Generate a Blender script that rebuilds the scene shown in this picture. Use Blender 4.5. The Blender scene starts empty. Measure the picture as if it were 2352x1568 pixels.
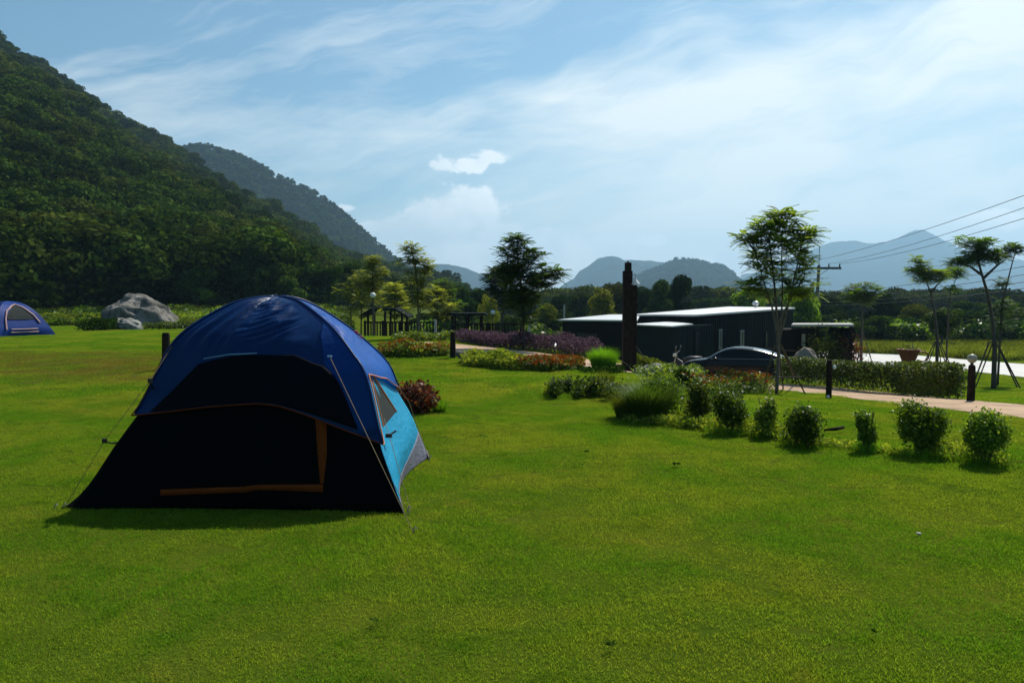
import bpy, math, random
import numpy as np
from mathutils import Vector, Matrix, Euler, Quaternion, noise
from mathutils.bvhtree import BVHTree

scene = bpy.context.scene
COL = scene.collection
R = math.radians
PI = math.pi

# ------------------------------------------------------------------ camera
EYE = 1.6
PITCH = R(2.97)
FPX = 1811.0                     # focal length in units where the picture is 2352 wide
cam_d = bpy.data.cameras.new("camera")
cam_d.sensor_width = 36.0
cam_d.lens = 36.0 * FPX / 2352.0
cam_d.clip_start = 0.05
cam_d.clip_end = 30000
cam = bpy.data.objects.new("camera", cam_d)
COL.objects.link(cam)
cam.location = (0, 0, EYE)
cam.rotation_euler = (R(90) - PITCH, 0, 0)
scene.camera = cam

# ------------------------------------------------------------------ render settings
scene.render.engine = 'CYCLES'
scene.cycles.use_denoising = True
scene.cycles.max_bounces = 6
scene.cycles.diffuse_bounces = 3
scene.cycles.glossy_bounces = 3
scene.cycles.transmission_bounces = 4
scene.cycles.volume_bounces = 0
scene.cycles.transparent_max_bounces = 8
scene.cycles.sample_clamp_indirect = 6
scene.view_settings.view_transform = 'Standard'
scene.view_settings.look = 'None'
scene.view_settings.exposure = 0.55
scene.view_settings.gamma = 1.0

# ------------------------------------------------------------------ sun and sky
SUN_EL, SUN_AZ = R(50), R(34)      # azimuth measured from +Y towards +X
sd = bpy.data.lights.new("sun", 'SUN')
sd.energy = 4.0
sd.angle = R(0.5)
sd.color = (1.0, 0.95, 0.86)
sun = bpy.data.objects.new("sun", sd)
COL.objects.link(sun)
sdir = Vector((math.sin(SUN_AZ) * math.cos(SUN_EL), math.cos(SUN_AZ) * math.cos(SUN_EL), math.sin(SUN_EL)))
sun.rotation_euler = sdir.to_track_quat('Z', 'Y').to_euler()

world = bpy.data.worlds.new("World")
scene.world = world
world.use_nodes = True
wn, wl = world.node_tree.nodes, world.node_tree.links
wn.clear()


class NT:
    """small helper to write node trees"""
    def __init__(self, tree):
        self.n, self.l = tree.nodes, tree.links

    def node(self, t, **kw):
        nd = self.n.new(t)
        for k, v in kw.items():
            setattr(nd, k, v)
        return nd

    def put(self, sock, v):
        if isinstance(v, bpy.types.NodeSocket):
            self.l.new(v, sock)
        else:
            sock.default_value = v

    def math(self, op, a, b=0.0, c=None, clamp=False):
        nd = self.node('ShaderNodeMath', operation=op, use_clamp=clamp)
        self.put(nd.inputs[0], a)
        self.put(nd.inputs[1], b)
        if c is not None:
            self.put(nd.inputs[2], c)
        return nd.outputs[0]

    def smooth(self, v, lo, hi):
        nd = self.node('ShaderNodeMapRange', interpolation_type='SMOOTHSTEP')
        self.put(nd.inputs[0], v)
        self.put(nd.inputs[1], lo)
        self.put(nd.inputs[2], hi)
        return nd.outputs[0]

    def xyz(self, x, y, z):
        nd = self.node('ShaderNodeCombineXYZ')
        for i, v in enumerate((x, y, z)):
            self.put(nd.inputs[i], v)
        return nd.outputs[0]

    def noise(self, vec, scale, detail=4, rough=0.55, dist=0.0):
        nd = self.node('ShaderNodeTexNoise')
        if vec is not None:
            self.put(nd.inputs['Vector'], vec)
        nd.inputs['Scale'].default_value = scale
        nd.inputs['Detail'].default_value = detail
        nd.inputs['Roughness'].default_value = rough
        nd.inputs['Distortion'].default_value = dist
        return nd.outputs['Fac']

    def mix(self, fac, a, b, mode='MIX'):
        nd = self.node('ShaderNodeMix', data_type='RGBA', blend_type=mode)
        self.put(nd.inputs[0], fac)
        self.put(nd.inputs[6], a)
        self.put(nd.inputs[7], b)
        return nd.outputs[2]

    def ramp(self, fac, stops):
        nd = self.node('ShaderNodeValToRGB')
        el = nd.color_ramp.elements
        while len(el) < len(stops):
            el.new(0.5)
        for e, (p, c) in zip(el, stops):
            e.position = p
            e.color = (*c, 1) if len(c) == 3 else c
        self.put(nd.inputs[0], fac)
        return nd.outputs[0]


W = NT(world.node_tree)
sky = W.node('ShaderNodeTexSky', sky_type='NISHITA', sun_disc=False, sun_elevation=SUN_EL,
             sun_rotation=SUN_AZ, air_density=1.0, dust_density=0.8, ozone_density=1.6)
tc = W.node('ShaderNodeTexCoord')
sep = W.node('ShaderNodeSeparateXYZ')
wl.new(tc.outputs['Generated'], sep.inputs[0])
dx, dy, dz = sep.outputs
yy = W.math('MAXIMUM', dy, 0.12)
gu = W.math('DIVIDE', dx, yy)            # tangent of the bearing from north
gw = W.math('DIVIDE', dz, yy)            # tangent of the height above the horizon
gvec = W.xyz(gu, gw, 0.0)
# high thin cloud, streaked along a slope
ca, sa = math.cos(R(15)), math.sin(R(15))
pp = W.math('ADD', W.math('MULTIPLY', gu, ca), W.math('MULTIPLY', gw, sa))
qq = W.math('SUBTRACT', W.math('MULTIPLY', gw, ca), W.math('MULTIPLY', gu, sa))
warp = W.noise(gvec, 5.0, 3)
qq2 = W.math('ADD', qq, W.math('MULTIPLY', W.math('SUBTRACT', warp, 0.5), 0.10))
streak = W.noise(W.xyz(W.math('MULTIPLY', pp, 2.2), W.math('MULTIPLY', qq2, 13.0), 3.3), 1.0, 7, 0.62, 0.3)
wisp = W.noise(W.xyz(W.math('MULTIPLY', gu, 3.0), W.math('MULTIPLY', gw, 16.0), 8.1), 1.0, 6, 0.6, 0.4)
patch = W.noise(W.xyz(W.math('MULTIPLY', gu, 3.0), W.math('MULTIPLY', gw, 6.0), 1.7), 1.0, 3, 0.5)
below = W.math('SUBTRACT', W.math('ADD', W.math('MULTIPLY', gu, 0.24), 0.262), gw)
warp2 = W.math('MULTIPLY', W.math('SUBTRACT', patch, 0.5), 0.22)
veil = W.smooth(W.math('ADD', below, warp2), -0.06, 0.07)
right = W.smooth(gu, -0.22, 0.35)
dens = W.math('MULTIPLY', veil, W.math('ADD', W.math('MULTIPLY', right, 0.58), 0.30))
edge_b = W.math('MULTIPLY', W.math('SUBTRACT', 1.0, W.smooth(W.math('ABSOLUTE', W.math('SUBTRACT', W.math('ADD', below, warp2), 0.07)), 0.0, 0.085)), W.math('MULTIPLY', right, 0.30))
dens = W.math('ADD', W.math('MULTIPLY', dens, W.math('ADD', 0.55, W.math('MULTIPLY', W.smooth(patch, 0.36, 0.64), 0.45))), edge_b)
dens = W.math('ADD', dens, W.math('MULTIPLY', W.smooth(gu, -0.1, 0.75), 0.16))
fine = W.noise(W.xyz(W.math('MULTIPLY', pp, 7.0), W.math('MULTIPLY', qq2, 46.0), 6.6), 1.0, 6, 0.65, 0.5)
stk = W.math('ADD', W.math('MULTIPLY', W.math('SUBTRACT', streak, 0.5), 1.9), W.math('MULTIPLY', W.math('SUBTRACT', fine, 0.5), 0.75))
dens = W.math('ADD', dens, W.math('MULTIPLY', stk, 0.85))
band = W.math('SUBTRACT', 1.0, W.smooth(W.math('ABSOLUTE', W.math('SUBTRACT', gw, 0.235)), 0.02, 0.13))
leftm = W.math('SUBTRACT', 1.0, W.smooth(gu, 0.1, 0.5))
dens = W.math('ADD', dens, W.math('MULTIPLY', W.math('MULTIPLY', band, leftm),
                                  W.math('MULTIPLY', W.smooth(wisp, 0.38, 0.72), 0.42)))
dens = W.math('ADD', dens, W.math('MULTIPLY', W.math('SUBTRACT', 1.0, W.smooth(gw, 0.02, 0.16)), 0.85))
dens = W.math('MULTIPLY', W.math('MAXIMUM', dens, 0.0), W.smooth(dy, 0.0, 0.25), clamp=True)
cirrus_fac = W.math('MULTIPLY', dens, 0.97)


def puff(blobs, scale, lo, hi, seed):
    tot = None
    for (px, py, rx, ry) in blobs:
        u0, w0 = (px - 1176) / FPX, (690 - py) / FPX
        a = W.math('DIVIDE', W.math('SUBTRACT', gu, u0), rx / FPX)
        b = W.math('DIVIDE', W.math('SUBTRACT', gw, w0), ry / FPX)
        r2 = W.math('ADD', W.math('MULTIPLY', a, a), W.math('MULTIPLY', b, b))
        g = W.math('EXPONENT', W.math('MULTIPLY', r2, -0.7))
        tot = g if tot is None else W.math('MAXIMUM', tot, g)
    n = W.noise(W.xyz(gu, W.math('MULTIPLY', gw, 1.25), seed), scale, 8, 0.62, 0.25)
    v = W.math('ADD', tot, W.math('MULTIPLY', W.math('SUBTRACT', n, 0.5), 1.9))
    return W.math('MULTIPLY', W.smooth(v, lo, hi), W.smooth(tot, 0.05, 0.3))


cum = puff([(1020, 378, 34, 17), (1075, 384, 52, 20), (1125, 368, 40, 16), (790, 480, 30, 10)], 48, 0.40, 0.80, 2.2)
cum2 = puff([(1080, 478, 62, 42), (1020, 505, 84, 44), (930, 530, 66, 28), (860, 525, 30, 16), (1150, 540, 60, 22),
             (1250, 552, 60, 20), (1400, 556, 34, 13), (1500, 552, 40, 12), (1270, 600, 190, 30), (1690, 610, 120, 22),
             (1040, 585, 90, 30), (2280, 505, 80, 20)], 26, 0.22, 0.58, 5.9)
shade_n = W.noise(W.xyz(gu, gw, 9.4), 16, 4, 0.5)
cum_col = W.mix(W.smooth(shade_n, 0.35, 0.7), (7.0, 7.5, 7.6, 1), (9.6, 9.6, 9.3, 1))
base = sky.outputs[0]
base = W.mix(1.0, base, (0.52, 0.70, 0.71, 1), 'MULTIPLY')
cir_col = W.mix(W.smooth(gw, 0.03, 0.2), (8.3, 8.5, 8.0, 1), (7.1, 7.45, 7.3, 1))
c1 = W.mix(cirrus_fac, base, cir_col)
c2 = W.mix(W.math('MULTIPLY', cum2, 0.95), c1, cum_col)
c3 = W.mix(W.math('MULTIPLY', cum, 0.9), c2, cum_col)
bg = W.node('ShaderNodeBackground')
wl.new(c3, bg.inputs[0])
bg.inputs[1].default_value = 0.10
wo = W.node('ShaderNodeOutputWorld')
wl.new(bg.outputs[0], wo.inputs[0])
world.cycles.sampling_method = 'MANUAL'
world.cycles.sample_map_resolution = 512

# ------------------------------------------------------------------ terrain height and picture-to-ground helpers
def S(t):
    t = min(1.0, max(0.0, t))
    return t * t * (3 - 2 * t)


DROP = 2.0
def ground_z(x, y):
    a = S((y - 8) / 27.0) * S((x - 0.3) / 7.0)
    b = S((y - 31) / 16.0) * S((x + 15) / 7.0)
    z = -DROP * max(a, b)
    d = math.hypot(x, y)
    k = S((60 - d) / 40.0)
    if k > 0:
        z += k * 0.030 * noise.noise(Vector((x * 0.35, y * 0.35, 0.3)))
        z += k * 0.010 * noise.noise(Vector((x * 1.5, y * 1.5, 4.1)))
    pad = math.hypot(x - 8.3, y - 29.0)      # made-up ground where the car is parked
    if pad < 8:
        z += 0.40 * S((8 - pad) / 5.0)
    # low bank across the left of the lawn
    if y > 10 and x < 2:
        z += 0.16 * S((y - 17) / 5.0) * S((1.5 - x) / 5.0) * S((45 - y) / 10)
    return z


def ray(px, py):
    u, v = (px - 1176) / FPX, (784 - py) / FPX
    c, s = math.cos(PITCH), math.sin(PITCH)
    return Vector((u, c + v * s, -s + v * c))


def at(px, py, Y):
    """the world point seen at (px, py) whose distance forward is Y"""
    d = ray(px, py)
    return Vector((0, 0, EYE)) + d * (Y / d.y)


def ground(px, py, dz=0.0):
    """where the line of sight through (px, py) meets the terrain"""
    d = ray(px, py)
    t, step = 2.0, 0.05
    while t < 400:
        p = Vector((0, 0, EYE)) + d * t
        if p.z <= ground_z(p.x, p.y):
            lo, hi = t - step, t
            for _ in range(12):
                m = (lo + hi) / 2
                q = Vector((0, 0, EYE)) + d * m
                if q.z <= ground_z(q.x, q.y):
                    hi = m
                else:
                    lo = m
            p = Vector((0, 0, EYE)) + d * hi
            break
        t += step
        step = max(0.05, t * 0.004)
    return Vector((p.x, p.y, ground_z(p.x, p.y) + dz))


def foot(px, Y, dz=0.0):
    """ground point under the picture column px at distance Y"""
    x = (px - 1176) / FPX * Y
    return Vector((x, Y, ground_z(x, Y) + dz))


# ------------------------------------------------------------------ materials
def new_mat(name):
    m = bpy.data.materials.new(name)
    m.use_nodes = True
    m.node_tree.nodes.clear()
    t = NT(m.node_tree)
    out = t.node('ShaderNodeOutputMaterial')
    return m, t, out


def plain(name, col, rough=0.6, metal=0.0, var=0.25, scale=8.0, bump=0.0, spec=0.5, col2=None, coat=0.0, trans=0.0,
          bscale=None, ribs=0.0):
    m, t, out = new_mat(name)
    co = t.node('ShaderNodeTexCoord').outputs['Object']
    n = t.noise(co, scale, 5, 0.6)
    c2 = col2 or tuple(c * (1 - var) for c in col)
    c = t.mix(t.smooth(n, 0.3, 0.7), (*c2, 1), (*col, 1))
    p = t.node('ShaderNodeBsdfPrincipled')
    t.put(p.inputs['Base Color'], c)
    p.inputs['Roughness'].default_value = rough
    p.inputs['Metallic'].default_value = metal
    p.inputs['Specular IOR Level'].default_value = spec
    p.inputs['Coat Weight'].default_value = coat
    if bump:
        b = t.node('ShaderNodeBump')
        b.inputs['Strength'].default_value = 1.0
        b.inputs['Distance'].default_value = bump
        t.put(b.inputs['Height'], t.noise(co, bscale or scale * 2.5, 6, 0.65))
        t.l.new(b.outputs[0], p.inputs['Normal'])
    if ribs:
        sx_ = t.node('ShaderNodeSeparateXYZ')
        t.l.new(co, sx_.inputs[0])
        u_ = t.math('ADD', sx_.outputs[0], t.math('MULTIPLY', sx_.outputs[1], 0.8))
        w_ = t.math('PINGPONG', t.math('MULTIPLY', u_, 1.0 / ribs), 0.5)
        b = t.node('ShaderNodeBump')
        b.inputs['Strength'].default_value = 1.0
        b.inputs['Distance'].default_value = 0.03
        t.put(b.inputs['Height'], t.smooth(w_, 0.15, 0.35))
        t.l.new(b.outputs[0], p.inputs['Normal'])
        streak_ = t.noise(t.xyz(t.math('MULTIPLY', u_, 2.5), 0.0, t.math('MULTIPLY', sx_.outputs[2], 0.25)), 1.0, 5, 0.6)
        c = t.mix(t.math('MULTIPLY', t.smooth(streak_, 0.45, 0.75), 0.7), c, (*[q * 2.2 + 0.004 for q in col], 1))
        t.put(p.inputs['Base Color'], c)
    sh = p.outputs[0]
    if trans:
        tr = t.node('ShaderNodeBsdfTranslucent')
        t.put(tr.inputs[0], c)
        mx = t.node('ShaderNodeMixShader')
        mx.inputs[0].default_value = trans
        t.l.new(sh, mx.inputs[1])
        t.l.new(tr.outputs[0], mx.inputs[2])
        sh = mx.outputs[0]
    t.l.new(sh, out.inputs[0])
    return m


def leafy(name, dark, mid, light, trans=0.35, gloss=0.35, tint=0.3, rough=0.55, tcol=None, ground_var=False):
    gloss *= 0.35 if gloss > 0.26 else 0.0
    """leaf material: colour differs from leaf to leaf and, a little, from plant to plant"""
    m, t, out = new_mat(name)
    isl = t.node('ShaderNodeNewGeometry').outputs['Random Per Island']
    oi = t.node('ShaderNodeObjectInfo').outputs['Random']
    c = t.ramp(isl, [(0.0, dark), (0.55, mid), (1.0, light)])
    c = t.mix(t.math('MULTIPLY', oi, tint), c, (light[0] * 1.1, light[1] * 1.05, light[2] * 0.7, 1))
    if tint > 0.05 and not ground_var:
        fr = t.math('FRACT', t.math('MULTIPLY', oi, 7.31))
        k = t.math('ADD', t.math('MULTIPLY', fr, 1.25), 0.5)
        c = t.mix(1.0, c, t.xyz(k, k, k), 'MULTIPLY')
    if ground_var:      # turf that is greener in places and drier in others
        pos = t.node('ShaderNodeNewGeometry').outputs['Position']
        c = t.mix(t.math('MULTIPLY', t.smooth(t.noise(pos, 0.6, 5, 0.6, 0.5), 0.40, 0.60), 0.9), c, t.mix(1.0, c, (0.50, 0.82, 0.55, 1), 'MULTIPLY'))
        c = t.mix(t.math('MULTIPLY', t.smooth(t.noise(pos, 2.6, 6, 0.7, 0.3), 0.48, 0.68), 0.75), c, t.mix(1.0, c, (0.58, 0.72, 0.6, 1), 'MULTIPLY'))
        c = t.mix(t.math('MULTIPLY', t.smooth(t.noise(pos, 1.1, 6, 0.7, 0.2), 0.54, 0.74), 0.6), c, (0.30, 0.27, 0.06, 1))
        c = t.mix(t.math('MULTIPLY', t.smooth(t.noise(pos, 0.22, 4, 0.6, 0.4), 0.40, 0.62), 0.45), c, t.mix(1.0, c, (1.12, 0.86, 1.3, 1), 'MULTIPLY'))
        sp = t.node('ShaderNodeSeparateXYZ')
        t.l.new(pos, sp.inputs[0])
        wob = t.math('MULTIPLY', t.math('SUBTRACT', t.noise(pos, 0.35, 4, 0.6), 0.5), 5.0)
        yq = t.math('ADD', sp.outputs[1], wob)
        st_ = t.math('MULTIPLY', t.smooth(yq, 14.5, 17.0), t.math('SUBTRACT', 1.0, t.smooth(yq, 20.5, 23.5)))
        st_ = t.math('MULTIPLY', st_, t.math('SUBTRACT', 1.0, t.smooth(sp.outputs[0], -5.5, -2.5)))
        c = t.mix(t.math('MULTIPLY', st_, t.math('MULTIPLY', t.smooth(t.noise(pos, 0.9, 6, 0.7), 0.30, 0.60), 0.75)), c, (0.17, 0.130, 0.045, 1))
    d = t.node('ShaderNodeBsdfPrincipled')
    t.put(d.inputs['Base Color'], c)
    d.inputs['Roughness'].default_value = rough
    d.inputs['Specular IOR Level'].default_value = gloss
    tr = t.node('ShaderNodeBsdfTranslucent')
    t.put(tr.inputs[0], t.mix(1.0, c, (*(tcol or (1.5, 1.35, 0.5)), 1), 'MULTIPLY'))
    mx = t.node('ShaderNodeMixShader')
    mx.inputs[0].default_value = trans
    t.l.new(d.outputs[0], mx.inputs[1])
    t.l.new(tr.outputs[0], mx.inputs[2])
    t.l.new(mx.outputs[0], out.inputs[0])
    return m


def grass_ground():
    m, t, out = new_mat("lawn_ground")
    geo = t.node('ShaderNodeNewGeometry').outputs['Position']
    s = t.node('ShaderNodeSeparateXYZ')
    t.l.new(geo, s.inputs[0])
    x, y, _ = s.outputs
    n1 = t.noise(geo, 0.55, 5, 0.6, 0.4)
    n2 = t.noise(geo, 3.5, 5, 0.65)
    n3 = t.noise(geo, 38.0, 3, 0.6)
    c = t.mix(t.smooth(n1, 0.32, 0.68), (0.052, 0.082, 0.006, 1), (0.098, 0.118, 0.010, 1))
    c = t.mix(t.math('MULTIPLY', t.smooth(n2, 0.45, 0.75), 0.45), c, (0.040, 0.075, 0.006, 1))
    c = t.mix(t.math('MULTIPLY', t.smooth(n3, 0.40, 0.7), 0.45), c, (0.04, 0.07, 0.008, 1))
    # bare, dry strip along the foot of the bank on the left
    wob = t.math('MULTIPLY', t.math('SUBTRACT', t.noise(geo, 0.35, 4, 0.6), 0.5), 5.0)
    yy_ = t.math('ADD', y, wob)
    strip = t.math('MULTIPLY', t.smooth(yy_, 14.5, 17.0), t.math('SUBTRACT', 1.0, t.smooth(yy_, 20.5, 23.5)))
    strip = t.math('MULTIPLY', strip, t.math('SUBTRACT', 1.0, t.smooth(x, -5.0, -2.5)))
    bare = t.smooth(t.noise(geo, 1.3, 6, 0.7), 0.38, 0.68)
    c = t.mix(t.math('MULTIPLY', strip, t.math('MULTIPLY', bare, 0.85)), c, (0.105, 0.068, 0.028, 1))
    dry = t.math('MULTIPLY', t.smooth(t.noise(geo, 0.9, 5, 0.7), 0.6, 0.78), 0.5)
    c = t.mix(dry, c, (0.12, 0.115, 0.022, 1))
    # open country beyond
    dist = t.node('ShaderNodeVectorMath', operation='LENGTH')
    t.l.new(geo, dist.inputs[0])
    far = t.smooth(dist.outputs['Value'], 60, 140)
    c = t.mix(far, c, t.mix(t.smooth(t.noise(geo, 0.02, 4, 0.6), 0.4, 0.6), (0.05, 0.08, 0.015, 1), (0.12, 0.13, 0.03, 1)))
    p = t.node('ShaderNodeBsdfPrincipled')
    t.put(p.inputs['Base Color'], c)
    p.inputs['Roughness'].default_value = 1.0
    p.inputs['Specular IOR Level'].default_value = 0.0
    b = t.node('ShaderNodeBump')
    b.inputs['Strength'].default_value = 0.8
    b.inputs['Distance'].default_value = 0.03
    t.put(b.inputs['Height'], t.noise(geo, 30.0, 4, 0.7))
    t.l.new(b.outputs[0], p.inputs['Normal'])
    t.l.new(p.outputs[0], out.inputs[0])
    return m


# ------------------------------------------------------------------ mesh helpers
def tag(o, label=None, cat=None, group=None, kind=None):
    if label: o['label'] = label
    if cat: o['category'] = cat
    if group: o['group'] = group
    if kind: o['kind'] = kind
    return o


def empty(name, loc, rz=0.0):
    o = bpy.data.objects.new(name, None)
    o.empty_display_size = 0.2
    COL.objects.link(o)
    o.location = loc
    o.rotation_euler = (0, 0, rz)
    return o


def mesh_np(name, V, F, mat, smooth=False):
    """V (n,3) array, F (m,k) array of equal-sized faces"""
    V = np.asarray(V, np.float32)
    F = np.asarray(F, np.int32)
    me = bpy.data.meshes.new(name)
    me.vertices.add(len(V))
    me.vertices.foreach_set('co', V.ravel())
    k = F.shape[1]
    me.loops.add(F.size)
    me.loops.foreach_set('vertex_index', F.ravel())
    me.polygons.add(len(F))
    me.polygons.foreach_set('loop_start', np.arange(0, F.size, k, dtype=np.int32))
    if smooth:
        me.polygons.foreach_set('use_smooth', np.ones(len(F), bool))
    me.materials.append(mat)
    me.update(calc_edges=True)
    return me


def link(name, me, parent=None, loc=None):
    """link a mesh whose vertices are in world space as a child of an Empty without rotation"""
    o = bpy.data.objects.new(name, me)
    COL.objects.link(o)
    if parent is not None:
        o.parent = parent
        if loc is None:
            return o
    if loc is not None:
        o.location = loc
    return o


class MB:
    """collects boxes, tubes and lathes and builds ONE mesh object; coordinates local to the thing"""
    def __init__(self):
        self.v, self.f = [], []

    def add(self, vs, fs):
        k = len(self.v)
        self.v += [tuple(p) for p in vs]
        self.f += [tuple(i + k for i in f) for f in fs]
        return self

    def box(self, c, s, rz=0.0, M=None):
        c = Vector(c)
        m = Matrix.Rotation(rz, 3, 'Z') if M is None else M
        pts = []
        for z in (-1, 1):
            for (x, y) in ((-1, -1), (1, -1), (1, 1), (-1, 1)):
                pts.append(c + m @ Vector((x * s[0] / 2, y * s[1] / 2, z * s[2] / 2)))
        return self.add(pts, [(3, 2, 1, 0), (4, 5, 6, 7), (0, 1, 5, 4), (1, 2, 6, 5), (2, 3, 7, 6), (3, 0, 4, 7)])

    def tube(self, pts, rad, n=6, cap=True):
        pts = [Vector(p) for p in pts]
        rs = rad if hasattr(rad, '__len__') else [rad] * len(pts)
        ring = []
        up = Vector((0, 0, 1))
        a = None
        for i, p in enumerate(pts):
            d = (pts[min(i + 1, len(pts) - 1)] - pts[max(i - 1, 0)])
            d = d.normalized() if d.length > 1e-9 else Vector((0, 0, 1))
            if a is None:
                a = d.cross(up)
                if a.length < 0.1:
                    a = d.cross(Vector((1, 0, 0)))
            a = a - d * a.dot(d)
            a.normalize()
            b = d.cross(a).normalized()
            ring += [p + (a * math.cos(2 * PI * k / n) + b * math.sin(2 * PI * k / n)) * rs[i] for k in range(n)]
        fs = []
        for i in range(len(pts) - 1):
            for k in range(n):
                k2 = (k + 1) % n
                fs.append((i * n + k, i * n + k2, (i + 1) * n + k2, (i + 1) * n + k))
        if cap:
            fs.append(tuple(range(n - 1, -1, -1)))
            fs.append(tuple((len(pts) - 1) * n + k for k in range(n)))
        return self.add(ring, fs)

    def lathe(self, prof, n=20, c=(0, 0, 0)):
        c = Vector(c)
        vs, fs = [], []
        for (r, z) in prof:
            vs += [c + Vector((r * math.cos(2 * PI * k / n), r * math.sin(2 * PI * k / n), z)) for k in range(n)]
        for i in range(len(prof) - 1):
            for k in range(n):
                k2 = (k + 1) % n
                fs.append((i * n + k, i * n + k2, (i + 1) * n + k2, (i + 1) * n + k))
        return self.add(vs, fs)

    def build(self, name, mat, parent=None, smooth=False, loc=None, bevel=0.0):
        me = bpy.data.meshes.new(name)
        me.from_pydata(self.v, [], self.f)
        me.materials.append(mat)
        if smooth:
            for p in me.polygons:
                p.use_smooth = True
        me.update()
        o = link(name, me, parent, loc)
        if bevel:
            b = o.modifiers.new('bevel', 'BEVEL')
            b.width = bevel
            b.segments = 2
            b.limit_method = 'ANGLE'
        return o


def leaf_quads(C, N, size, aspect=1.7, rng=None, jitter=0.8, fold=0.0):
    """rhombic leaves at centres C with rough normals N; returns V, F"""
    n = len(C)
    N = N + rng.normal(0, jitter, (n, 3))
    N /= np.linalg.norm(N, axis=1, keepdims=True) + 1e-9
    T = np.cross(N, rng.normal(0, 1, (n, 3)))
    T /= np.linalg.norm(T, axis=1, keepdims=True) + 1e-9
    B = np.cross(N, T)
    sz = (size * rng.uniform(0.6, 1.35, (n, 1)))
    a = T * sz * 0.5 * math.sqrt(aspect)
    b = B * sz * 0.5 / math.sqrt(aspect)
    V = np.stack([C - a, C + b * 1.0 - a * 0.1, C + a, C - b * 1.0 - a * 0.1], 1).reshape(-1, 3)
    F = np.arange(4 * n, dtype=np.int32).reshape(n, 4)
    return V, F


def blades(rng, P, h, w, lean, segs=2):
    """grass blades: base points P, heights h (n,), width w, lean distance; quads then a tip quad (degenerate-free)"""
    n = len(P)
    ang = rng.uniform(0, 2 * PI, n)
    la = rng.uniform(0, 2 * PI, n) if np.isscalar(lean) else None
    side = np.stack([np.cos(ang), np.sin(ang), np.zeros(n)], 1)
    ld = np.stack([np.cos(la), np.sin(la), np.zeros(n)], 1) * (h * lean * rng.uniform(0.2, 1.3, n))[:, None]
    rows = []
    for k in range(segs + 1):
        t = k / segs
        c = P + ld * t ** 1.8 + np.stack([np.zeros(n), np.zeros(n), h * (t - 0.18 * t * t * lean)], 1)
        ww = w * (1 - 0.85 * t ** 1.4)
        rows.append(c - side * ww / 2)
        rows.append(c + side * ww / 2)
    V = np.stack(rows, 1).reshape(-1, 3)
    m = 2 * (segs + 1)
    base = (np.arange(n) * m)[:, None]
    F = np.concatenate([base + np.array([[2 * k, 2 * k + 1, 2 * k + 3, 2 * k + 2]]) for k in range(segs)], 0)
    return V, F


def join_np(parts):
    Vs, Fs, k = [], [], 0
    for V, F in parts:
        Vs.append(V)
        Fs.append(F + k)
        k += len(V)
    return np.concatenate(Vs), np.concatenate(Fs)


def scatter(name, pts, rots, scl, templates):
    """one object made of many instances of template meshes (kept out of the scene)"""
    me = bpy.data.meshes.new(name)
    n = len(pts)
    me.vertices.add(n)
    me.vertices.foreach_set('co', np.asarray(pts, np.float32).ravel())
    a = me.attributes.new('rot', 'FLOAT_VECTOR', 'POINT')
    a.data.foreach_set('vector', np.asarray(rots, np.float32).ravel())
    a = me.attributes.new('scl', 'FLOAT_VECTOR', 'POINT')
    a.data.foreach_set('vector', np.asarray(scl, np.float32).ravel())
    a = me.attributes.new('pick', 'INT', 'POINT')
    rr = np.random.default_rng(len(pts))
    a.data.foreach_set('value', rr.integers(0, len(templates), n).astype(np.int32))
    o = bpy.data.objects.new(name, me)
    COL.objects.link(o)
    ng = bpy.data.node_groups.new(name + "_nodes", 'GeometryNodeTree')
    ng.interface.new_socket('Geometry', in_out='INPUT', socket_type='NodeSocketGeometry')
    ng.interface.new_socket('Geometry', in_out='OUTPUT', socket_type='NodeSocketGeometry')
    N, L = ng.nodes, ng.links
    gi, go = N.new('NodeGroupInput'), N.new('NodeGroupOutput')
    jn = N.new('GeometryNodeJoinGeometry')
    for i, tm in enumerate(templates):
        to = bpy.data.objects.new(name + "_model", tm)
        oi = N.new('GeometryNodeObjectInfo')
        oi.inputs['Object'].default_value = to
        oi.inputs['As Instance'].default_value = True
        L.new(oi.outputs['Geometry'], jn.inputs[0])
    ip = N.new('GeometryNodeInstanceOnPoints')
    ip.inputs['Pick Instance'].default_value = True
    for nm, ty, sock in (('rot', 'FLOAT_VECTOR', 'Rotation'), ('scl', 'FLOAT_VECTOR', 'Scale'), ('pick', 'INT', 'Instance Index')):
        na = N.new('GeometryNodeInputNamedAttribute')
        na.data_type = ty
        na.inputs['Name'].default_value = nm
        src = na.outputs['Attribute']
        if nm == 'rot':
            e = N.new('FunctionNodeEulerToRotation')
            L.new(src, e.inputs[0])
            src = e.outputs[0]
        L.new(src, ip.inputs[sock])
    L.new(gi.outputs[0], ip.inputs['Points'])
    L.new(jn.outputs[0], ip.inputs['Instance'])
    L.new(ip.outputs[0], go.inputs[0])
    md = o.modifiers.new('scatter', 'NODES')
    md.node_group = ng
    return o


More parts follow.
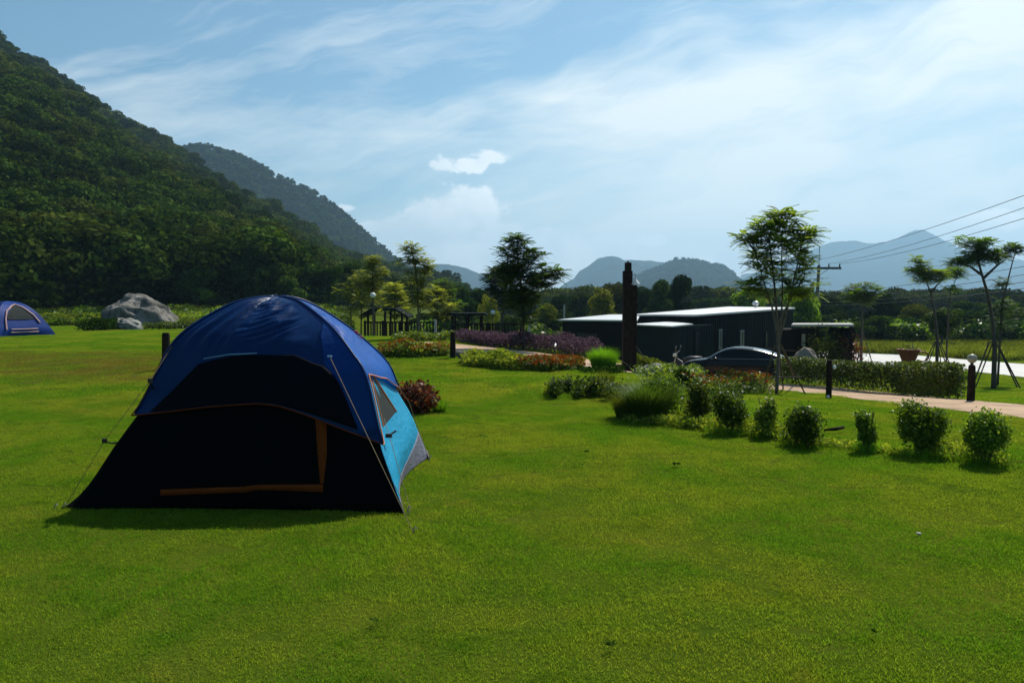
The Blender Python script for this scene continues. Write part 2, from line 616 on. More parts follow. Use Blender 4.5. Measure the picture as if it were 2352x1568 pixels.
# ------------------------------------------------------------------ leaf and common materials
M = {}
M['ground'] = grass_ground()
M['lawn'] = leafy('lawn_blades', (0.130, 0.215, 0.018), (0.200, 0.300, 0.027), (0.29, 0.375, 0.052), 0.54, 0.2, 0.15, 0.6, None, True)
M['tallgrass'] = leafy('tall_grass', (0.06, 0.105, 0.012), (0.12, 0.185, 0.022), (0.24, 0.27, 0.05), 0.45, 0.2, 0.3, 0.6)
M['brightgrass'] = leafy('bright_grass', (0.05, 0.14, 0.008), (0.09, 0.22, 0.012), (0.15, 0.28, 0.02), 0.5, 0.25, 0.1, 0.5)
M['tussock'] = leafy('tussock_blades', (0.03, 0.07, 0.012), (0.06, 0.12, 0.02), (0.12, 0.18, 0.03), 0.4, 0.4, 0.1, 0.45)
M['forest'] = leafy('forest_leaves', (0.011, 0.026, 0.004), (0.025, 0.052, 0.007), (0.058, 0.095, 0.016), 0.25, 0.25, 0.12, 0.6)
M['forest_olive'] = leafy('forest_olive_leaves', (0.022, 0.036, 0.005), (0.048, 0.068, 0.010), (0.080, 0.100, 0.018), 0.25, 0.2, 0.1, 0.6)
M['tree'] = leafy('tree_leaves', (0.020, 0.055, 0.006), (0.055, 0.120, 0.011), (0.12, 0.20, 0.022), 0.58, 0.3, 0.1, 0.5, (2.0, 1.8, 0.5))
M['tree_yellow'] = leafy('yellow_green_leaves', (0.05, 0.08, 0.008), (0.11, 0.14, 0.012), (0.21, 0.22, 0.03), 0.45, 0.3, 0.1, 0.5)
M['tree_dark'] = leafy('dark_leaves', (0.007, 0.021, 0.003), (0.015, 0.040, 0.005), (0.035, 0.07, 0.009), 0.22, 0.2, 0.1, 0.55)
M['tree_olive'] = leafy('olive_leaves', (0.035, 0.052, 0.006), (0.068, 0.090, 0.010), (0.12, 0.135, 0.02), 0.35, 0.25, 0.2, 0.55)
M['shrub'] = leafy('shrub_leaves', (0.020, 0.052, 0.006), (0.065, 0.125, 0.010), (0.16, 0.23, 0.025), 0.45, 0.45, 0.15, 0.4)
M['hedge'] = leafy('hedge_leaves', (0.022, 0.050, 0.006), (0.075, 0.125, 0.012), (0.19, 0.24, 0.032), 0.42, 0.4, 0.1, 0.45)
M['croton'] = leafy('red_leaves', (0.05, 0.012, 0.010), (0.12, 0.035, 0.018), (0.22, 0.12, 0.04), 0.3, 0.4, 0.0, 0.4, (1.5, 0.9, 0.6))
M['orange_flower'] = leafy('orange_petals', (0.16, 0.04, 0.008), (0.30, 0.085, 0.014), (0.42, 0.16, 0.03), 0.3, 0.2, 0.0, 0.6, (1.3, 0.8, 0.4))
M['airy'] = leafy('airy_yellow_leaves', (0.05, 0.075, 0.010), (0.12, 0.15, 0.02), (0.22, 0.25, 0.045), 0.62, 0.3, 0.1, 0.5, (1.9, 1.7, 0.6))
M['tree_light'] = leafy('light_leaves', (0.05, 0.10, 0.014), (0.12, 0.20, 0.024), (0.22, 0.30, 0.05), 0.64, 0.3, 0.0, 0.5, (2.0, 1.75, 0.6))
M['purple'] = leafy('purple_leaves', (0.050, 0.034, 0.030), (0.11, 0.070, 0.085), (0.22, 0.16, 0.19), 0.35, 0.2, 0.0, 0.6, (1.2, 0.9, 1.1))
M['bark'] = plain('bark', (0.10, 0.075, 0.05), 0.9, var=0.5, scale=14, bump=0.01)
M['bark_pale'] = plain('pale_bark', (0.17, 0.14, 0.10), 0.9, var=0.45, scale=14, bump=0.008)
M['wood_dark'] = plain('dark_timber', (0.032, 0.021, 0.014), 0.9, var=0.6, scale=9, bump=0.008, spec=0.1)
M['pole_wood'] = plain('stake_wood', (0.09, 0.065, 0.045), 0.8, var=0.4, scale=16, bump=0.003)
M['white'] = plain('white_enamel', (0.80, 0.80, 0.76), 0.35, var=0.06)
M['globe'] = plain('milk_glass', (0.36, 0.36, 0.27), 0.4, var=0.1, trans=0.15)
M['black'] = plain('black_plastic', (0.012, 0.012, 0.013), 0.5, var=0.2)
M['concrete'] = plain('concrete', (0.42, 0.40, 0.37), 0.85, var=0.15, scale=2.0, bump=0.004)

# ------------------------------------------------------------------ the ground sheet
def axis_steps(near, far, cell, grow=1.11):
    out, v, c = [0.0], 0.0, cell
    while v < far:
        if v > near:
            c *= grow
        v += c
        out.append(v)
    return out


xs = axis_steps(34, 6600, 0.4)
xs = [-v for v in xs[:0:-1]] + xs
ys = axis_steps(52, 6600, 0.4)
yb = axis_steps(6, 5000, 1.0, 1.4)
ys = [-v for v in yb[:0:-1]] + ys
GX, GY = np.meshgrid(xs, ys)
GZ = np.array([[ground_z(x, y) for x in xs] for y in ys])
nx, ny = len(xs), len(ys)
idx = np.arange(nx * ny).reshape(ny, nx)
F = np.stack([idx[:-1, :-1], idx[:-1, 1:], idx[1:, 1:], idx[1:, :-1]], -1).reshape(-1, 4)
gm = mesh_np('ground', np.stack([GX, GY, GZ], -1).reshape(-1, 3), F, M['ground'], True)
tag(link('ground', gm), 'mown green lawn sloping away to lower ground at the back right', 'lawn', kind='structure')


def strip(name, upper, lower, mat, dz, label, cat, nsub=14):
    """a flat sheet on the terrain between two lines drawn on the ground"""
    V, n = [], len(upper)
    up, lo = [], []
    def dens_(line):
        o = []
        for (a, b) in zip(line[:-1], line[1:]):
            for k in range(nsub):
                t = k / nsub
                o.append((a[0] + (b[0] - a[0]) * t, a[1] + (b[1] - a[1]) * t))
        o.append(line[-1])
        return o
    up, lo = dens_(upper), dens_(lower)
    U = [ground(*p) for p in up]
    L = [ground(*p) for p in lo]
    m = 10
    for a, b in zip(U, L):
        for k in range(m + 1):
            p = a.lerp(b, k / m)
            V.append((p.x, p.y, ground_z(p.x, p.y) + dz))
    F = []
    for i in range(len(U) - 1):
        for k in range(m):
            a = i * (m + 1) + k
            F.append((a, a + 1, a + m + 2, a + m + 1))
    o = link(name, mesh_np(name, V, F, mat, True))
    tag(o, label, cat, kind='structure')
    return U, L


M['path'] = plain('red_earth_path', (0.52, 0.36, 0.235), 0.95, var=0.35, scale=1.6, bump=0.01, spec=0.1, bscale=30)
M['road'] = plain('pale_concrete_road', (0.62, 0.60, 0.56), 0.8, var=0.12, scale=0.6, bump=0.003, spec=0.2)
path_u = [(930, 783), (1001, 786), (1126, 797), (1220, 808), (1400, 832), (1600, 858), (1770, 880), (1900, 888), (2050, 903), (2200, 917), (2352, 930), (2600, 950)]
path_l = [(930, 785), (1001, 799), (1126, 821), (1220, 832), (1400, 850), (1600, 873), (1770, 893), (1900, 907), (2050, 927), (2200, 943), (2352, 961), (2600, 990)]
PU, PL = strip('path', path_u, path_l, M['path'], 0.008, 'pinkish earth footpath curving past the flower beds and hedge', 'footpath')
road_u = [(1862, 806), (1962, 811), (2104, 816), (2245, 828), (2352, 836), (2600, 856)]
road_l = [(1862, 822), (1962, 832), (2104, 843), (2245, 854), (2352, 866), (2600, 893)]
RU, RL = strip('road', road_u, road_l, M['road'], 0.010, 'pale concrete road beyond the hedge', 'road')


POLY = {}
def near_poly(p, A, B):
    key = id(A)
    if key not in POLY:
        POLY[key] = np.array([(q.x, q.y) for q in A] + [(q.x, q.y) for q in B[::-1]])
    P_ = POLY[key]
    Q_ = np.roll(P_, -1, 0)
    d = Q_ - P_
    w = np.array(p) - P_
    t = np.clip((w * d).sum(1) / ((d * d).sum(1) + 1e-9), 0, 1)
    dist = np.sqrt((((P_ + d * t[:, None]) - np.array(p)) ** 2).sum(1)).min()
    c = ((P_[:, 1] > p[1]) != (Q_[:, 1] > p[1])) & (p[0] < (Q_[:, 0] - P_[:, 0]) * (p[1] - P_[:, 1]) / (Q_[:, 1] - P_[:, 1] + 1e-12) + P_[:, 0])
    return -dist if c.sum() % 2 else dist


# ------------------------------------------------------------------ hills
def hill(name, sil, yf, yc, yb, rows, cols, mat, label, canopy=0.0, rough=0.0, power=1.15, zb=-3.0, nsc=0.01):
    """sil: skyline points; yf/yc/yb: functions px -> distance of foot, crest and back"""
    pxs = np.linspace(sil[0][0], sil[-1][0], cols)
    py = np.interp(pxs, [s[0] for s in sil], [s[1] for s in sil])
    V = []
    for i, px in enumerate(pxs):
        f, c, b = yf(px), yc(px), yb(px)
        top = at(px, py[i], c).z - canopy
        u = (px - 1176) / FPX
        for r in range(rows + 1):
            t = r / rows * 1.6
            if t <= 1:
                Y = f + (c - f) * t
                z = zb + (top - zb) * t ** power
            else:
                tt = (t - 1) / 0.6
                Y = c + (b - c) * tt
                z = zb + (top - zb) * (1 - S(tt))
            x = u * Y
            amp = rough * min(1, abs(t - 1) * 3 + 0.55) * min(1.0, t * 3)
            z += amp * (noise.fractal(Vector((x * nsc, Y * nsc, 1.3)), 0.8, 2.1, 5))
            V.append((x, Y, z))
    idx = np.arange(cols * (rows + 1)).reshape(cols, rows + 1)
    F = np.stack([idx[:-1, :-1], idx[1:, :-1], idx[1:, 1:], idx[:-1, 1:]], -1).reshape(-1, 4)
    o = link(name, mesh_np(name, V, F, mat, True))
    tag(o, label, 'hill', kind='structure')
    return np.array(V), idx


M['hill_soil'] = plain('hill_undergrowth', (0.035, 0.045, 0.012), 0.95, var=0.5, scale=0.05, bump=0.5, spec=0.05, bscale=0.4)
M['far_wooded'] = plain('far_wooded_slope', (0.022, 0.038, 0.016), 0.95, var=0.6, scale=0.012, bump=14.0, spec=0.0, bscale=0.03)


def crown_mesh(name, seed, mat, n=2600, size=0.045, lumps=16, flat=0.75, stem=True):
    """a unit-size broad crown (height 1) with uneven lumps"""
    rng = np.random.default_rng(seed)
    L = []
    for k in range(lumps):
        a, rr = rng.uniform(0, 2 * PI), rng.uniform(0.05, 0.34)
        z = rng.uniform(0.35, 0.84)
        rr *= (1.15 - 0.7 * max(0, z - 0.5))
        L.append((rr * math.cos(a), rr * math.sin(a), z, rng.uniform(0.10, 0.20)))
    L = np.array(L)
    w = L[:, 3] ** 2
    pick = rng.choice(lumps, n, p=w / w.sum())
    d = rng.normal(0, 1, (n, 3))
    d[:, 2] += 0.25
    d /= np.linalg.norm(d, axis=1, keepdims=True)
    r = L[pick, 3:4] * rng.uniform(0.7, 1.08, (n, 1))
    C = L[pick, :3] + d * r * np.array([1, 1, flat])
    return mesh_np(name, *leaf_quads(C, d, size, 1.4, rng, 0.55), mat)


forest_models = [crown_mesh('forest_crown', 10 + i, M['forest' if i % 4 else 'forest_olive'], 3000, 0.048, 15 + i) for i in range(5)]
near_models = [crown_mesh('forest_crown', 30 + i, M['forest' if i % 4 else 'forest_olive'], 6500, 0.036, 24 + i) for i in range(4)]
small_models = [crown_mesh('forest_crown', 50 + i, M['forest' if i else 'forest_olive'], 420, 0.10, 8) for i in range(4)]


def lerp_tab(tab):
    X, Y = [a for a, _ in tab], [b for _, b in tab]
    return lambda px: float(np.interp(px, X, Y))


def grow(name, sil, yf, yc, n, px0, px1, height, models, label, rng, V, idx, cols, tmax=1.04, near_only=None):
    """trees spread evenly over the face of a hill"""
    pts, rots, scl = [], [], []
    V3 = V.reshape(cols, -1, 3)
    rows = V3.shape[1] - 1
    X0, X1 = sil[0][0], sil[-1][0]
    tries = 0
    ymax = max(yc(px0), yc(px1)) * tmax
    while len(pts) < n and tries < n * 60:
        tries += 1
        px = rng.uniform(px0, px1)
        Y = ymax * math.sqrt(rng.uniform(0, 1))
        f, c = yf(px), yc(px)
        t = (Y - f) / (c - f)
        if t < 0 or t > tmax:
            continue
        if near_only and not near_only(Y):
            continue
        ci = min(max((px - X0) / (X1 - X0) * (cols - 1), 0), cols - 1.001)
        ri = min(t / 1.6 * rows, rows - 0.001)
        a, b = int(ci), int(ri)
        p = V3[a, b] * (1 - ci + a) * (1 - ri + b) + V3[a + 1, b] * (ci - a) * (1 - ri + b) + \
            V3[a, b + 1] * (1 - ci + a) * (ri - b) + V3[a + 1, b + 1] * (ci - a) * (ri - b)
        h = height * (rng.uniform(0.6, 1.5) if t < 0.93 else rng.uniform(0.7, 1.0))
        pts.append((p[0], p[1], p[2] - 0.18 * h))
        rots.append((0, 0, rng.uniform(0, 6.28)))
        k = rng.uniform(0.95, 1.35)
        scl.append((h * k, h * k, h))
    o = scatter(name, pts, rots, scl, models)
    tag(o, label, 'forest', kind='stuff')


rngH = np.random.default_rng(5)
sil1 = [(-900, -420), (-500, -170), (-200, -30), (0, 70), (70, 122), (150, 175), (260, 262), (380, 318), (450, 362), (560, 432), (700, 512), (800, 572), (880, 612), (980, 650), (1060, 684)]
f1, c1_, b1 = lerp_tab([(-900, 60), (0, 72), (600, 84), (1060, 230)]), lerp_tab([(-900, 330), (0, 330), (400, 380), (1060, 560)]), lerp_tab([(-900, 520), (1060, 800)])
V1, I1 = hill('hillside', sil1, f1, c1_, b1, 70, 130, M['hill_soil'], 'steep hillside rising at the left under dense forest', canopy=6.0, rough=9.0, power=1.05, zb=-1.0, nsc=0.012)
grow('hillside_forest', sil1, f1, c1_, 1000, -330, 1050, 9.0, near_models, 'dense green forest on the near left hillside, lower slope', rngH, V1, I1, 130, near_only=lambda Y: Y < 170)
grow('hillside_forest', sil1, f1, c1_, 4600, -330, 1050, 8.0, forest_models, 'dense green forest on the near left hillside, upper slope', rngH, V1, I1, 130, near_only=lambda Y: Y >= 170)
sil2 = [(150, 420), (300, 350), (400, 326), (480, 322), (560, 340), (650, 388), (740, 430), (820, 500), (880, 552), (920, 590), (1000, 640), (1060, 686)]
f2, c2_, b2 = lerp_tab([(150, 500), (1060, 700)]), lerp_tab([(150, 850), (1060, 1000)]), lerp_tab([(150, 1200), (1060, 1300)])
V2, I2 = hill('ridge_hill', sil2, f2, c2_, b2, 50, 90, M['hill_soil'], 'rounded forested ridge behind the near hillside', canopy=6.0, rough=14.0, nsc=0.006)
grow('ridge_forest', sil2, f2, c2_, 4800, 250, 1060, 9.5, small_models, 'forest covering the second ridge', rngH, V2, I2, 90)
sil3 = [(1395, 688), (1420, 664), (1450, 638), (1480, 620), (1510, 608), (1530, 598), (1548, 588), (1575, 587), (1600, 589), (1630, 598), (1655, 600), (1675, 612), (1695, 632), (1712, 645), (1740, 662), (1790, 688)]
f3, c3_, b3 = (lambda p: 1500.0), (lambda p: 1900.0), (lambda p: 2400.0)
V3, I3 = hill('knoll_hill', sil3, f3, c3_, b3, 40, 70, M['hill_soil'], 'dark rounded hill standing before the paler mountains', canopy=7.0, rough=14.0, power=1.0, nsc=0.004)
grow('knoll_forest', sil3, f3, c3_, 3800, 1400, 1785, 11.0, small_models, 'forest covering the dark rounded hill', rngH, V3, I3, 70)
hill('far_mountain', [(920, 640), (985, 612), (1030, 610), (1070, 620), (1110, 636), (1180, 664), (1240, 690)], lambda p: 2600.0, lambda p: 3300.0, lambda p: 4200.0, 40, 120,
     M['far_wooded'], 'low hazy mountain seen between the ridge and the dark garden tree', rough=45.0, nsc=0.002)
hill('far_mountain', [(1240, 692), (1275, 672), (1300, 655), (1318, 645), (1330, 628), (1352, 616), (1372, 600), (1392, 592), (1408, 590), (1430, 598), (1450, 598), (1490, 597), (1560, 604), (1640, 620), (1740, 650), (1840, 690)],
     lambda p: 2700.0, lambda p: 3400.0, lambda p: 4300.0, 40, 160, M['far_wooded'], 'bluish mountain behind the timber pillar', rough=45.0, nsc=0.002)
hill('far_mountain', [(1500, 692), (1640, 655), (1740, 622), (1860, 572), (1890, 562), (1920, 556), (1960, 557), (2000, 562), (2035, 557), (2070, 545), (2095, 535), (2115, 533), (2140, 540), (2165, 550), (2200, 566), (2280, 588), (2400, 606), (2600, 640), (2800, 690)],
     lambda p: 4000.0, lambda p: 5200.0, lambda p: 6400.0, 40, 240, M['far_wooded'], 'broad pale blue mountain behind the power pole', rough=70.0, nsc=0.0014)

# ------------------------------------------------------------------ distant wood on the plain
pts, rots, scl = [], [], []
rngP = np.random.default_rng(8)
while len(pts) < 2600:
    px = rngP.uniform(700, 2700)
    Y = 150 + 1100 * rngP.uniform(0, 1) ** 1.5
    if px < 1150 and Y < 170:
        continue
    p = foot(px, Y)
    h = rngP.uniform(3.5, 8.5) * (1 + 0.0004 * Y)
    pts.append((p.x, p.y, p.z - 0.22 * h)); rots.append((0, 0, rngP.uniform(0, 6.28))); scl.append((h * 1.2, h * 1.2, h))
tag(scatter('distant_wood', pts, rots, scl, forest_models), 'distant belt of dark woodland across the plain', 'woodland', kind='stuff')

# ------------------------------------------------------------------ haze
hz = MB().box((0, 0, 0), (1, 1, 1))
ho = hz.build('haze', M['white'])
ho.scale = (14200, 14200, 560)
ho.location = (0, 0, 560 / 2 - 6.0)
hm, ht, hout = new_mat('haze_air')
pv = ht.node('ShaderNodeVolumePrincipled')
pv.inputs['Color'].default_value = (0.43, 0.72, 0.97, 1)
pv.inputs['Density'].default_value = 0.00023
pv.inputs['Anisotropy'].default_value = 0.35
ht.l.new(pv.outputs[0], hout.inputs['Volume'])
ho.data.materials.clear()
ho.data.materials.append(hm)
tag(ho, 'thin blue haze that pales the far mountains', 'haze', kind='stuff')

# ------------------------------------------------------------------ lawn blades
def lawn_patch(seed, side, n, h0, h1, w, lean=1.0):
    rng = np.random.default_rng(seed)
    P = np.zeros((n, 3))
    P[:, :2] = rng.uniform(-side / 2, side / 2, (n, 2))
    h = rng.uniform(h0, h1, n)
    return mesh_np('lawn_patch', *blades(rng, P, h, w, lean, 2), M['lawn'])


def lay(name, y0, y1, cell, models, label, rng, tallness=1.0, edge=-0.05):
    pts, rots, scl = [], [], []
    y = y0
    while y < y1:
        half = 0.68 * y + 1.2
        x = -half
        while x < half:
            px_, py_ = x + rng.uniform(-.2, .2) * cell, y + rng.uniform(-.2, .2) * cell
            x += cell
            p = (px_, py_)
            if near_poly(p, PU, PL) < edge + cell * 0.35 or near_poly(p, RU, RL) < 0.5:
                continue
            if -3.0 < px_ < -1.05 and 6.2 < py_ < 7.9:
                continue
            e = 0.3
            z = ground_z(px_, py_)
            nrm = Vector((-(ground_z(px_ + e, py_) - ground_z(px_ - e, py_)) / (2 * e), -(ground_z(px_, py_ + e) - ground_z(px_, py_ - e)) / (2 * e), 1)).normalized()
            q = Vector((0, 0, 1)).rotation_difference(nrm) @ Quaternion((0, 0, 1), rng.uniform(0, 6.28))
            pts.append((px_, py_, z)); rots.append(tuple(q.to_euler()))
            g = noise.noise(Vector((px_ * 0.7, py_ * 0.7, 2.2)))
            s = tallness * (1.0 + 0.35 * g + 0.45 * noise.noise(Vector((px_ * 2.3, py_ * 2.3, 5.2))))
            scl.append((1, 1, s))
        y += cell
    tag(scatter(name, pts, rots, scl, models), label, 'grass', kind='stuff')


rngG = np.random.default_rng(3)
lay('lawn_grass', 2.4, 13.5, 0.5, [lawn_patch(i, 0.62, 4200, 0.008, 0.024, 0.0034) for i in range(3)], 'short green lawn grass around the blue tent', rngG)
lay('lawn_grass', 13.7, 52, 1.0, [lawn_patch(10 + i, 1.2, 4200, 0.012, 0.036, 0.008) for i in range(3)], 'short green lawn grass farther back towards the beds and boulder', rngG)

# ================================================================== THE TENT
def fabric(name, col, rough=0.45, trans=0.25, wr=0.006, wscale=9.0, spec=0.5, tcol=None):
    m, t, out = new_mat(name)
    co = t.node('ShaderNodeTexCoord').outputs['Object']
    p = t.node('ShaderNodeBsdfPrincipled')
    n = t.noise(co, 2.5, 4, 0.6)
    c = t.mix(t.smooth(n, 0.3, 0.7), (*[k * 0.82 for k in col], 1), (*col, 1))
    t.put(p.inputs['Base Color'], c)
    p.inputs['Roughness'].default_value = rough
    p.inputs['Specular IOR Level'].default_value = spec
    b = t.node('ShaderNodeBump')
    b.inputs['Strength'].default_value = 1.0
    b.inputs['Distance'].default_value = wr
    mp = t.node('ShaderNodeMapping')
    mp.inputs['Scale'].default_value = (1, 1, 2.2)
    t.put(mp.inputs[0], co)
    t.put(b.inputs['Height'], t.noise(mp.outputs[0], wscale, 4, 0.5, 1.2))
    t.l.new(b.outputs[0], p.inputs['Normal'])
    tr = t.node('ShaderNodeBsdfTranslucent')
    t.put(tr.inputs[0], (*(tcol or col), 1))
    mx = t.node('ShaderNodeMixShader')
    mx.inputs[0].default_value = trans
    t.l.new(p.outputs[0], mx.inputs[1])
    t.l.new(tr.outputs[0], mx.inputs[2])
    t.l.new(mx.outputs[0], out.inputs[0])
    return m


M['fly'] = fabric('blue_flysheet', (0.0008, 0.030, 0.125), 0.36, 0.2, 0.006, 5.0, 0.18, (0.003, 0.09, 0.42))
M['fly_side'] = fabric('flysheet_painted_sun_blue', (0.002, 0.105, 0.42), 0.45, 0.3, 0.012, 7.0, 0.15, (0.005, 0.2, 0.8))  # brighter copy of the flysheet blue, sunlight put into the colour
M['glow_flap'] = fabric('painted_glow_flap', (0.0015, 0.05, 0.24), 0.5, 0.2, 0.008, 6.0, 0.15, (0.005, 0.12, 0.6))  # brighter blue stands in for light shining through the front cloth
M['cyan'] = fabric('cyan_wall', (0.018, 0.34, 0.58), 0.5, 0.15, 0.014, 5.0, 0.15)
M['navy'] = fabric('navy_wall', (0.0010, 0.0026, 0.0034), 0.85, 0.0, 0.008, 4.0, 0.05)
M['door_dark'] = fabric('dark_door_panel', (0.0012, 0.0024, 0.0058), 0.8, 0.0, 0.006, 4.0, 0.08)
M['skirt'] = fabric('grey_groundsheet', (0.16, 0.16, 0.22), 0.5, 0.05, 0.012, 6.0, 0.4)
M['mesh'] = fabric('window_mesh', (0.022, 0.030, 0.028), 0.8, 0.1, 0.002, 30.0, 0.2)
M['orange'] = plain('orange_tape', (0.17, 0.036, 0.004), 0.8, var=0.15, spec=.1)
M['orange_painted_lit'] = plain('orange_edging_lit_copy', (0.75, 0.20, 0.05), 0.6, var=0.15)  # brighter copy of the orange for sunlit edges, light painted in
M['rope'] = plain('olive_guy_line', (0.20, 0.14, 0.05), 0.7, var=0.2)
M['pink'] = plain('red_tag', (0.6, 0.03, 0.12), 0.6)
M['blue_pole'] = plain('seam_highlight_loop_blue', (0.25, 0.45, 0.7), 0.5)  # pale blue of the painted seam highlight, also on a rope loop
M['tentblue'] = fabric('royal_blue_tent', (0.002, 0.014, 0.12), 0.5, 0.15, 0.008, 5.0, 0.08)
M['lilac'] = fabric('lilac_tent_side', (0.016, 0.05, 0.23), 0.5, 0.1, 0.008, 5.0, 0.08)


def catmull(tab, s):
    X = [a for a, _ in tab]
    Y = [b for _, b in tab]
    s = min(max(s, X[0]), X[-1])
    i = max(0, min(len(X) - 2, next((k for k in range(len(X) - 1) if s <= X[k + 1]), len(X) - 2)))
    h = X[i + 1] - X[i]
    t = (s - X[i]) / h
    def sl(k):
        if k == 0: return (Y[1] - Y[0]) / (X[1] - X[0])
        if k == len(X) - 1: return (Y[-1] - Y[-2]) / (X[-1] - X[-2])
        return (Y[k + 1] - Y[k - 1]) / (X[k + 1] - X[k - 1])
    m0, m1 = sl(i) * h, sl(i + 1) * h
    return (2 * t ** 3 - 3 * t ** 2 + 1) * Y[i] + (t ** 3 - 2 * t * t + t) * m0 + (-2 * t ** 3 + 3 * t * t) * Y[i + 1] + (t ** 3 - t * t) * m1


class Dome:
    """a two-pole dome tent: four corners on the ground, an apex, and a height profile along each pole"""
    def __init__(self, corners, apex, prof, bulge=0.10, flare=0.04, sag=0.0):
        self.c = [Vector((c[0], c[1], ground_z(c[0], c[1]) + 0.005)) for c in corners]
        self.a = Vector(apex)
        self.prof = prof
        self.bulge, self.flare = bulge, flare

    def pole(self, k, s):
        c = self.c[k]
        out = Vector((c.x - self.a.x, c.y - self.a.y, 0)).normalized()
        z = c.z + catmull(self.prof[k] if isinstance(self.prof[0], list) else self.prof, s)
        p = Vector((c.x + (self.a.x - c.x) * s, c.y + (self.a.y - c.y) * s, z))
        return p + out * self.flare * math.sin(PI * min(1, s * 1.15))

    def P(self, side, s, t, off=0.0, wr=0.0):
        """side 0 front, 1 right, 2 back, 3 left; corners in order FL, FR, BR, BL"""
        A, B = self.pole(side, s), self.pole((side + 1) % 4, s)
        p = A.lerp(B, t)
        mid = (self.c[side] + self.c[(side + 1) % 4]) / 2
        out = Vector((mid.x - self.a.x, mid.y - self.a.y, 0)).normalized()
        arch = math.sin(PI * t)
        g = math.sin(PI * min(1, max(0, s)))
        # cloth hangs a little inward low down and stands out in the middle
        p += out * self.bulge * arch * (g ** 0.8) * (1.0 if side == 0 else 0.2)
        p.z -= 0.045 * arch * g
        if s < 0.1:
            p += out * (-0.15 if side == 1 else -0.07) * arch * (1 - s / 0.1)
        if off or wr:
            n = (p - Vector((self.a.x, self.a.y, 0.35))).normalized()
            p += n * (off + wr)
        return p

    def panel(self, side, slo, shi, n=40, m=40, t0=0.0, t1=1.0, off=0.0, wrinkle=0.0, seed=0.0):
        slo = slo if callable(slo) else (lambda t, v=slo: v)
        shi = shi if callable(shi) else (lambda t, v=shi: v)
        t0 = t0 if callable(t0) else (lambda s, v=t0: v)
        t1 = t1 if callable(t1) else (lambda s, v=t1: v)
        V, F = [], []
        for i in range(n + 1):
            fi = i / n
            for j in range(m + 1):
                q = j / m
                a = slo(q)
                s = a + (shi(q) - a) * fi
                t = t0(s) + (t1(s) - t0(s)) * q
                w = 0.0
                if wrinkle:
                    env = S((s - 0.44) / 0.12) * S((0.98 - s) / 0.2)
                    k1 = noise.noise(Vector((t * 17 - s * 4, s * 1.3, seed)))
                    k2 = noise.noise(Vector((s * 26 - t * 7, t * 2.2 + s, seed + 5)))
                    wl_ = S((0.55 - t) / 0.25)
                    w = wrinkle * env * ((1 - abs(k1) * 3.0) * wl_ + (1 - abs(k2) * 3.0) * (1 - wl_) * S((0.9 - t) / 0.2))
                    w += wrinkle * 0.25 * noise.noise(Vector((t * 6, s * 6, seed + 9)))
                    w *= min(1, 8 * t, 8 * (1 - t))
                V.append(self.P(side, s, t, off, w))
        for i in range(n):
            for j in range(m):
                a = i * (m + 1) + j
                F.append((a, a + 1, a + m + 2, a + m + 1))
        return V, F


def tab_fn(tab):
    return lambda t: float(np.interp(t, [a for a, _ in tab], [b for _, b in tab]))


prof = [(0, 0), (0.05, 0.15), (0.13, 0.42), (0.25, 0.70), (0.37, 1.04), (0.50, 1.32), (0.65, 1.50), (0.80, 1.585), (1.0, 1.625)]
prof = [[(0, 0), (.05, .045), (.12, .17), (.22, .43), (.30, .62), (.36, .76), (.42, .97), (.49, 1.20), (.57, 1.34), (.76, 1.53), (.88, 1.585), (1, 1.60)],
        [(0, 0), (.06, .17), (.18, .53), (.285, .99), (.38, 1.15), (.54, 1.35), (.78, 1.54), (.9, 1.59), (1, 1.60)],
        [(0, 0), (.05, .15), (.13, .44), (.24, .72), (.31, .95), (.48, 1.20), (.65, 1.39), (.8, 1.525), (.9, 1.58), (1, 1.60)],
        [(0, 0), (.05, .15), (.13, .42), (.25, .70), (.37, 1.04), (.50, 1.25), (.65, 1.42), (.80, 1.535), (.9, 1.585), (1, 1.60)]]
TC = [(-3.47, 5.98), (-0.81, 5.86), (-0.84, 7.94), (-3.36, 8.10)]
dome = Dome(TC, (-2.07, 7.0, 0.0), prof, bulge=0.09, flare=0.0)
tent = empty('dome_tent', (0, 0, 0))
tent.location = (-2.07, 7.0, ground_z(-2.07, 7.0))
TL = tent.location.copy()
tag(tent, 'large blue dome camping tent with a black front and cyan side, pitched on the lawn', 'tent')


def tpart(name, VF, mat, parent=None, smooth=True, thick=0.0):
    V, F = VF
    V = [tuple(Vector(v) - TL) for v in V]
    o = link(name, mesh_np(name, V, F, mat, smooth), parent or tent)
    if thick:
        s = o.modifiers.new('thickness', 'SOLIDIFY')
        s.thickness = thick
        s.offset = -1
    return o


def cat(*vfs):
    V, F = [], []
    for v, f in vfs:
        k = len(V)
        V += list(v)
        F += [tuple(i + k for i in q) for q in f]
    return V, F


front_in = dome.panel(0, 0.0, 0.72, 30, 40)
right_in = dome.panel(1, 0.02, 0.72, 34, 40)
back_in = dome.panel(2, 0.0, 0.72, 20, 20)
left_in = dome.panel(3, 0.0, 0.72, 20, 20)
roof_in = [dome.panel(k, 0.72, 0.995, 8, 20) for k in range(4)]
tpart('front_wall', front_in, M['navy'], thick=0.003)
tpart('side_wall', right_in, M['cyan'], thick=0.003)
tpart('rear_wall', cat(back_in, left_in, *roof_in), M['navy'], thick=0.003)
tpart('groundsheet', cat(dome.panel(1, 0.0, tab_fn([(0, .03), (.3, .035), (.6, .05), (1, 0.085)]), 10, 40, off=0.006),), M['skirt'], thick=0.004)

